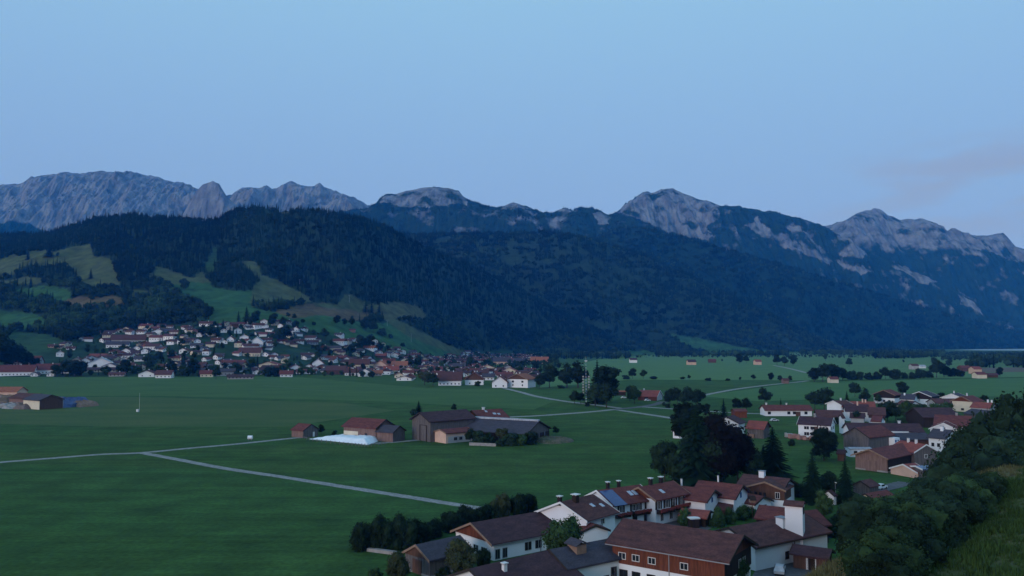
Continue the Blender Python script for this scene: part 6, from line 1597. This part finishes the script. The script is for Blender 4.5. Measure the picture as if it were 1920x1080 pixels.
MB().box(-0.9, -0.05, H - 2.2, 0.9, 0.05, H - 1.6).tube((0, 0, H), (0, 0, H + 1.2), 0.06, 0.03, 6).build('finial', M['trim_white'], mp)
mb = MB(); n = 14
for i in range(n):
    a0, a1 = 6.283 * i / n, 6.283 * (i + 1) / n
    mb.tube((1.1 * math.cos(a0), 1.1 * math.sin(a0), 20), (1.1 * math.cos(a1), 1.1 * math.sin(a1), 20), 0.18, None, 6)
mb.build('wreath', con_m, mp)
# mast with its little box in the meadow
x, y = flat(261, 772)
ms = link('mast', None, loc=(x, y, 0), label='thin pale mast with a small white box standing alone in the meadow', cat='mast')
MB().tube((0, 0, -0.2), (0, 0, 10.6), 0.07, 0.04, 8).build('pole', M['trim_white'], ms)
MB().box(-1.4, -0.8, 0, -0.3, 0.3, 1.3).box(-1.5, -0.9, 1.303, -0.2, 0.4, 1.45).build('box', M['trim_white'], ms)
x, y = flat(469, 825)
wt = link('water_tank', None, loc=(x, y, 0), label='white water tank standing beside the farm road', cat='water tank')
MB().tube((-0.9, 0, 1.05), (0.9, 0, 1.05), 0.75, None, 14).build('tank', M['tarp_white'], wt)
MB().box(-0.7, -0.5, 0, -0.5, 0.5, 0.4).box(0.5, -0.5, 0, 0.7, 0.5, 0.4).build('cradle', M['metal_grey'], wt)

def heap(name, label, cat, pts, hgt, m, seed=0, kind=None, group=None, res=28, rough=0.35, plateau=0.5):
    """a low irregular heap over an outline given on the ground"""
    P = np.array([flat(*q) for q in pts]); c = P.mean(0); n = len(P)
    ang = np.arctan2(P[:, 1] - c[1], P[:, 0] - c[0]); o = np.argsort(ang); ang = ang[o]; rad = np.hypot(P[:, 0] - c[0], P[:, 1] - c[1])[o]
    V = [(0, 0, hgt)]; Fc = []; NR = 9; rs = np.random.RandomState(seed)
    for j in range(1, NR + 1):
        t = j / NR
        for i in range(res):
            a = -math.pi + 6.283185 * i / res
            r_ = np.interp(a, np.concatenate([ang - 6.283185, ang, ang + 6.283185]), np.tile(rad, 3)) * t
            h = hgt * (1 if t < plateau else math.cos((t - plateau) / (1 - plateau) * math.pi / 2) ** 0.8)
            if j < NR: h += rs.uniform(-1, 1) * rough * hgt * 0.5 * (1 - t * 0.4)
            V.append((math.cos(a) * r_, math.sin(a) * r_, max(h, -0.1) if j < NR else -0.1))
    for i in range(res): Fc.append((0, 1 + i, 1 + (i + 1) % res))
    for j in range(NR - 1):
        for i in range(res):
            a = 1 + j * res + i; b = 1 + j * res + (i + 1) % res
            Fc.append((a, a + res, b + res, b))
    return link(name, mesh_np(name, np.array(V), Fc, M[m]), loc=(float(c[0]), float(c[1]), 0), label=label, cat=cat, kind=kind, group=group)
A_, B_, C_2, D_2 = [Vector(flat(*q)) for q in ((576, 823), (655, 815.5), (713, 826), (690, 834.5))]
nu_, nv_ = 46, 22; V = []; Fc = []
for a_ in range(nu_ + 1):
    for b_ in range(nv_ + 1):
        u_, v_ = a_ / nu_, b_ / nv_
        p = (A_.lerp(B_, v_)).lerp(D_2.lerp(C_2, v_), u_)
        e_ = min(u_ * 1.4, (1 - u_) * 3.0, v_ * 2.0, (1 - v_) * 2.0)
        hgt_ = 2.0 * min(1.0, e_ * 3.2) * (0.62 + 0.38 * u_)
        fold = 0.55 * float(fbm(p.x / 3.5, p.y / 3.5, 4)) + 0.30 * float(ridged(p.x / 1.8 + 5, p.y / 5.0, 3))
        V.append((p.x - A_.x, p.y - A_.y, -0.05 if e_ <= 0 else max(0.05, hgt_ * (1 + 0.5 * fold))))
for a_ in range(nu_):
    for b_ in range(nv_):
        k = a_ * (nv_ + 1) + b_; Fc.append((k, k + nv_ + 1, k + nv_ + 2, k + 1))
cl = link('silage_clamp', mesh_np('silage_clamp', np.array(V), Fc, M['tarp_white']), loc=(A_.x, A_.y, 0), label='long low silage clamp under a creased white plastic sheet', cat='silage clamp')
if cl.data.polygons[300].normal.z < 0: cl.data.flip_normals()
# the clamp's fence
fp = [(562, 819), (580, 826), (620, 832), (660, 836), (690, 838), (722, 834)]
ln = smooth_line([Vector(flat(*q)) for q in fp], 5)
fx, fy = ln[0]
fe = link('fence', None, loc=(fx, fy, 0), label='dark post and rail fence along the white silage clamp', cat='fence')
post_me = MB().box(-0.09, -0.09, -0.2, 0.09, 0.09, 1.25).mesh('post', M['timber_grey'])
for i, p in enumerate(ln):
    link('post', post_me, fe, (p.x - fx, p.y - fy, 0))
    if i:
        q = ln[i - 1]
        for zz in (0.55, 1.0): MB().tube((q.x - fx, q.y - fy, zz), (p.x - fx, p.y - fy, zz), 0.05, None, 5).build('rail', M['timber_grey'], fe)
heap('gravel_heap', 'overgrown brown gravel heap at the open end of the cowshed', 'heap', [(1005, 828), (1025, 820), (1050, 822), (1076, 828), (1060, 831), (1030, 833)], 1.3, 'gravel', 5, rough=0.5)
heap('rubble_heap', 'orange-brown rubble heap in front of the cream walled barn', 'heap', [(72, 763), (84, 756), (104, 756), (108, 762), (92, 766)], 4.4, 'rubble', 6, rough=0.9)
heap('tarp_heap', 'blue covered heap right of the open barn', 'heap', [(104, 762), (112, 755), (134, 756), (146, 762), (124, 765)], 3.8, 'tarp_blue', 7, rough=0.9)
heap('stone_heap', 'pale stone heap at the left farm', 'heap', [(6, 765), (20, 760), (38, 762), (36, 766), (20, 767)], 2.2, 'stone', 8, rough=0.8)
heap('earth_heap', 'dark earth heap between the pale stones and the rubble', 'heap', [(34, 765), (48, 760), (64, 763), (60, 767), (44, 768)], 2.8, 'rubble', 9, rough=0.4)
heap('timber_heap', 'brown timber heap right of the blue covered heap', 'heap', [(144, 762), (150, 757), (160, 759), (162, 763), (150, 764)], 3.0, 'logs', 10, rough=0.5)
heap('brush_heap', 'brown brushwood heap by the left picture edge', 'heap', [(-14, 760), (0, 752), (18, 754), (22, 760), (4, 763)], 5.0, 'logs', 11, rough=0.5)
# garden wall and low stone wall
def wall_line(pts, hgt, th, m, name, label, cat='wall'):
    ln = [Vector(flat(*q)) for q in pts]; ox, oy = ln[0]
    mb = MB()
    for i in range(len(ln) - 1):
        d = (ln[i + 1] - ln[i]).normalized(); n = Vector((-d.y, d.x)) * th / 2
        a, b = ln[i] - ln[0], ln[i + 1] - ln[0]
        c = [a + n, b + n, b - n, a - n]
        mb.add([(q.x, q.y, -0.3) for q in c] + [(q.x, q.y, hgt) for q in c], [(0, 1, 2, 3), (7, 6, 5, 4), (0, 4, 5, 1), (1, 5, 6, 2), (2, 6, 7, 3), (3, 7, 4, 0)])
    return mb.build(name, M[m], None, loc=(ox, oy, 0), label=label, cat=cat)
wall_line([(880, 835), (905, 836), (930, 837)], 1.1, 0.5, 'stone', 'garden_wall', 'low pale garden wall before the cowshed shrubs')
wall_line([(690, 1033), (720, 1037), (742, 1040)], 0.6, 0.9, 'stone', 'stone_wall', 'low pale stone edge below the dark bushes')
wall_line([(1148, 1061), (1150, 1072)], 2.0, 0.25, 'plaster', 'garden_wall', 'short white wall stub beside the farmhouse')
# stacks of building material by the big white house
for i, (px, py, w, hh, m, lab) in enumerate([(1479, 820, 3.0, 2.0, 'plaster_grey', 'grey crate stack left of the round bush'), (1489, 822, 4.6, 2.0, 'brick_pallet', 'pinkish brick pallet, leftmost below the white house'), (1503, 824, 3.6, 1.7, 'brick_pallet', 'pinkish brick pallet, middle one below the white house'),
                                         (1512, 825, 2.6, 1.3, 'brick_pallet', 'small pinkish brick pallet, third below the white house'), (1520, 825, 3.2, 1.5, 'brick_pallet', 'pinkish brick pallet, rightmost below the white house')]):
    x, y = flat(px, py)
    o = link('pallet_stack', None, loc=(x, y, 0), rotz=0.2 * i, label=lab, cat='pallet stack', group='pallets below the white house')
    MB().box(-w / 2, -0.9, 0, w / 2, 0.9, 0.16).build('pallet', M['timber_brown'], o)
    rr = random.Random(i); mb = MB(); nx_ = int(w / 0.7)
    for k in range(nx_):
        x0 = -w / 2 + k * w / nx_
        mb.box(x0 + 0.02, -0.85 + rr.uniform(0, 0.1), 0.163, x0 + w / nx_ - 0.02, 0.85, hh * rr.uniform(0.7, 1.0))
    mb.build('load', M[m], o, kind='stuff')
# yard
yd = MB(); zz = 0.012
pa = [flat(*q) for q in [(1418, 1066), (1462, 1052), (1500, 1050), (1545, 1058), (1600, 1100), (1400, 1100)]]
yd.add([(a, b, zz) for a, b in pa], [tuple(range(len(pa)))[::-1]])
yd.build('yard', tar_m, kind='structure', label='grey asphalt yard beside the timber hut')
ct = MB(); pa = [flat(*q) for q in [(1195, 985), (1245, 968), (1300, 975), (1335, 990), (1290, 1010), (1210, 995)]]
ct.add([(a, b, 0.010) for a, b in pa], [tuple(range(len(pa)))[::-1]])
ct.build('courtyard', tar_m, kind='structure', label='grey courtyard behind the long farmhouse')
# bird house on a post, street lamp, wheelie bins, cars
x, y = flat(1411, 972)
bh = link('bird_house', None, loc=(x, y, 0), label='bird house with pointed roof on a post above the hedge', cat='bird house')
MB().tube((0, 0, 0), (0, 0, 3.6), 0.08, None, 6).build('post', M['timber_brown'], bh)
MB().box(-0.6, -0.5, 3.6, 0.6, 0.5, 4.2).build('box', M['trim_wood'], bh)
mb = MB()
for p in gable_prof(0.95, 5.1, 0.9, 0.1): mb.prism(p[::-1], -0.7, 0.7)
link('roof', mb.mesh('roof', M['timber_dark']), bh, rotz=0.0)
x, y = flat(1567, 940)
sl = link('street_lamp', None, loc=(x, y, 0), label='slim street lamp between the two dark spruces', cat='street lamp')
MB().tube((0, 0, 0), (0, 0, 4.6), 0.07, 0.05, 8).build('pole', M['metal_grey'], sl)
MB().box(-0.1, -0.7, 4.6, 0.1, 0.1, 4.75).build('lamp_head', M['trim_white'], sl)
x, y = flat(1562, 936)
sd = House('kiosk', 'tiny white shrine-like hut between the two dark spruces', 'hut', (1553, 919), (1559, 918), 3.4, hw=1.7, pitch=32, roof='roof_dark', og=0.3, oe=0.3, trim='trim_dark')
x, y = flat(1301, 989)
wb = link('garden_store', None, loc=(x, y, 0), rotz=0.2, label='small dark garden store with a white lid before the red carport', cat='store')
MB().box(-1.0, -0.7, 0, 1.0, 0.7, 1.9).build('body', M['timber_dark'], wb)
MB().box(-1.15, -0.85, 1.903, 1.15, 0.85, 2.15).build('lid', M['trim_white'], wb)
def car(px, py, rot, m, label):
    x, y = flat(px, py)
    c = link('parked_car', None, loc=(x, y, 0.02), rotz=rot, label=label, cat='car', group='cars parked about the valley')
    MB().prism([(-0.85, 0.3), (0.85, 0.3), (0.88, 0.75), (-0.88, 0.75)], -2.1, 2.1).add([(-1.6, -0.82, 0.75), (1.2, -0.82, 0.75), (1.2, 0.82, 0.75), (-1.6, 0.82, 0.75), (-1.2, -0.66, 1.42), (0.5, -0.66, 1.42), (0.5, 0.66, 1.42), (-1.2, 0.66, 1.42)],
        [(4, 5, 6, 7), (0, 1, 5, 4), (1, 2, 6, 5), (2, 3, 7, 6), (3, 0, 4, 7)]).build('body', M[m], c)
    MB().box(-1.15, -0.80, 0.85, 0.6, 0.80, 1.3).build('glazing', M['glass'], c)
    wm = MB().tube((0, -0.1, 0), (0, 0.1, 0), 0.32, None, 12).mesh('wheel', M['timber_dark'])
    for sx in (-1.3, 1.3):
        for sy in (-0.8, 0.8): link('wheel', wm, c, (sx, sy, 0.32))
car(1214, 752, 0.3, 'trim_white', 'white car parked before the long red barn')
car(1452, 790, 0.1, 'car_paint', 'silver car parked on the lawn near the bungalow')
car(1549, 1066, 0.5, 'timber_dark', 'dark car parked at the corner of the timber hut')
car(1462, 1074, 1.2, 'car_paint', 'silver car standing in the asphalt yard')
car(1652, 917, 0.7, 'trim_white', 'white car on the grey lane by the sheds')
car(1170, 747, 0.2, 'trim_white', 'white car parked by the orange timber shelter')
# ski lift pylons on the pasture
for px, py, hp, lab in [(562, 533, 9, 'uppermost lift pylon against the dark forest edge'), (655, 568, 13, 'lift pylon above the brown pasture patch'), (688, 590, 13, 'lift pylon beside the three hill spruces'), (726, 611, 9, 'small lift pylon on the lower slope'), (771, 642, 15, 'lowest lift pylon above the village end')]:
    x, y, z = hit(px, py); hh = hp / F * y
    o = link('lift_pylon', None, loc=(x, y, z), rotz=0.5, label=lab, cat='lift pylon', group='ski lift pylons on the pasture')
    MB().tube((0, 0, -0.5), (0, 0, hh), 0.45, 0.3, 8).build('mast', M['metal_grey'], o)
    MB().box(-2.6, -0.25, hh, 2.6, 0.25, hh + 0.4).build('crossarm', M['metal_grey'], o)
x, y, z = hit(661, 622)
h = House('hay_barn', 'small timber hay barn alone on the green slope above the village', 'barn', (0, 0), (1, 1), 5.0, rv=(x, y, 0.1, 11.0), hw=4.5, pitch=24, roof='roof_brown', wall='timber_pink', og=0.6, oe=0.8, trim=None, base=z)
x, y, z = hit(172, 575)
h = House('hay_barn', 'low hay barn among the trees below the brown pasture', 'barn', (0, 0), (1, 1), 5.0, rv=(x, y, 0.0, 22.0), hw=5, pitch=22, roof='roof_slate', wall='timber_pink', og=0.6, oe=0.8, trim=None, base=z)

# ------------------------------------------------------------------ complete the labels
for (key, look, place), lst in _pending.items():
    lst.sort(key=lambda q: q[0])
    n = len(lst)
    for i, (px, o) in enumerate(lst):
        if n == 1: o['label'] = '%s %s' % (look, place)
        elif n == 2: o['label'] = '%s %s, %s of two' % (look, place, ('left', 'right')[i])
        else: o['label'] = '%s %s, %s from left' % (look, place, ORD[i] if i < len(ORD) else 'number %d' % (i + 1))
bpy.context.view_layer.update()
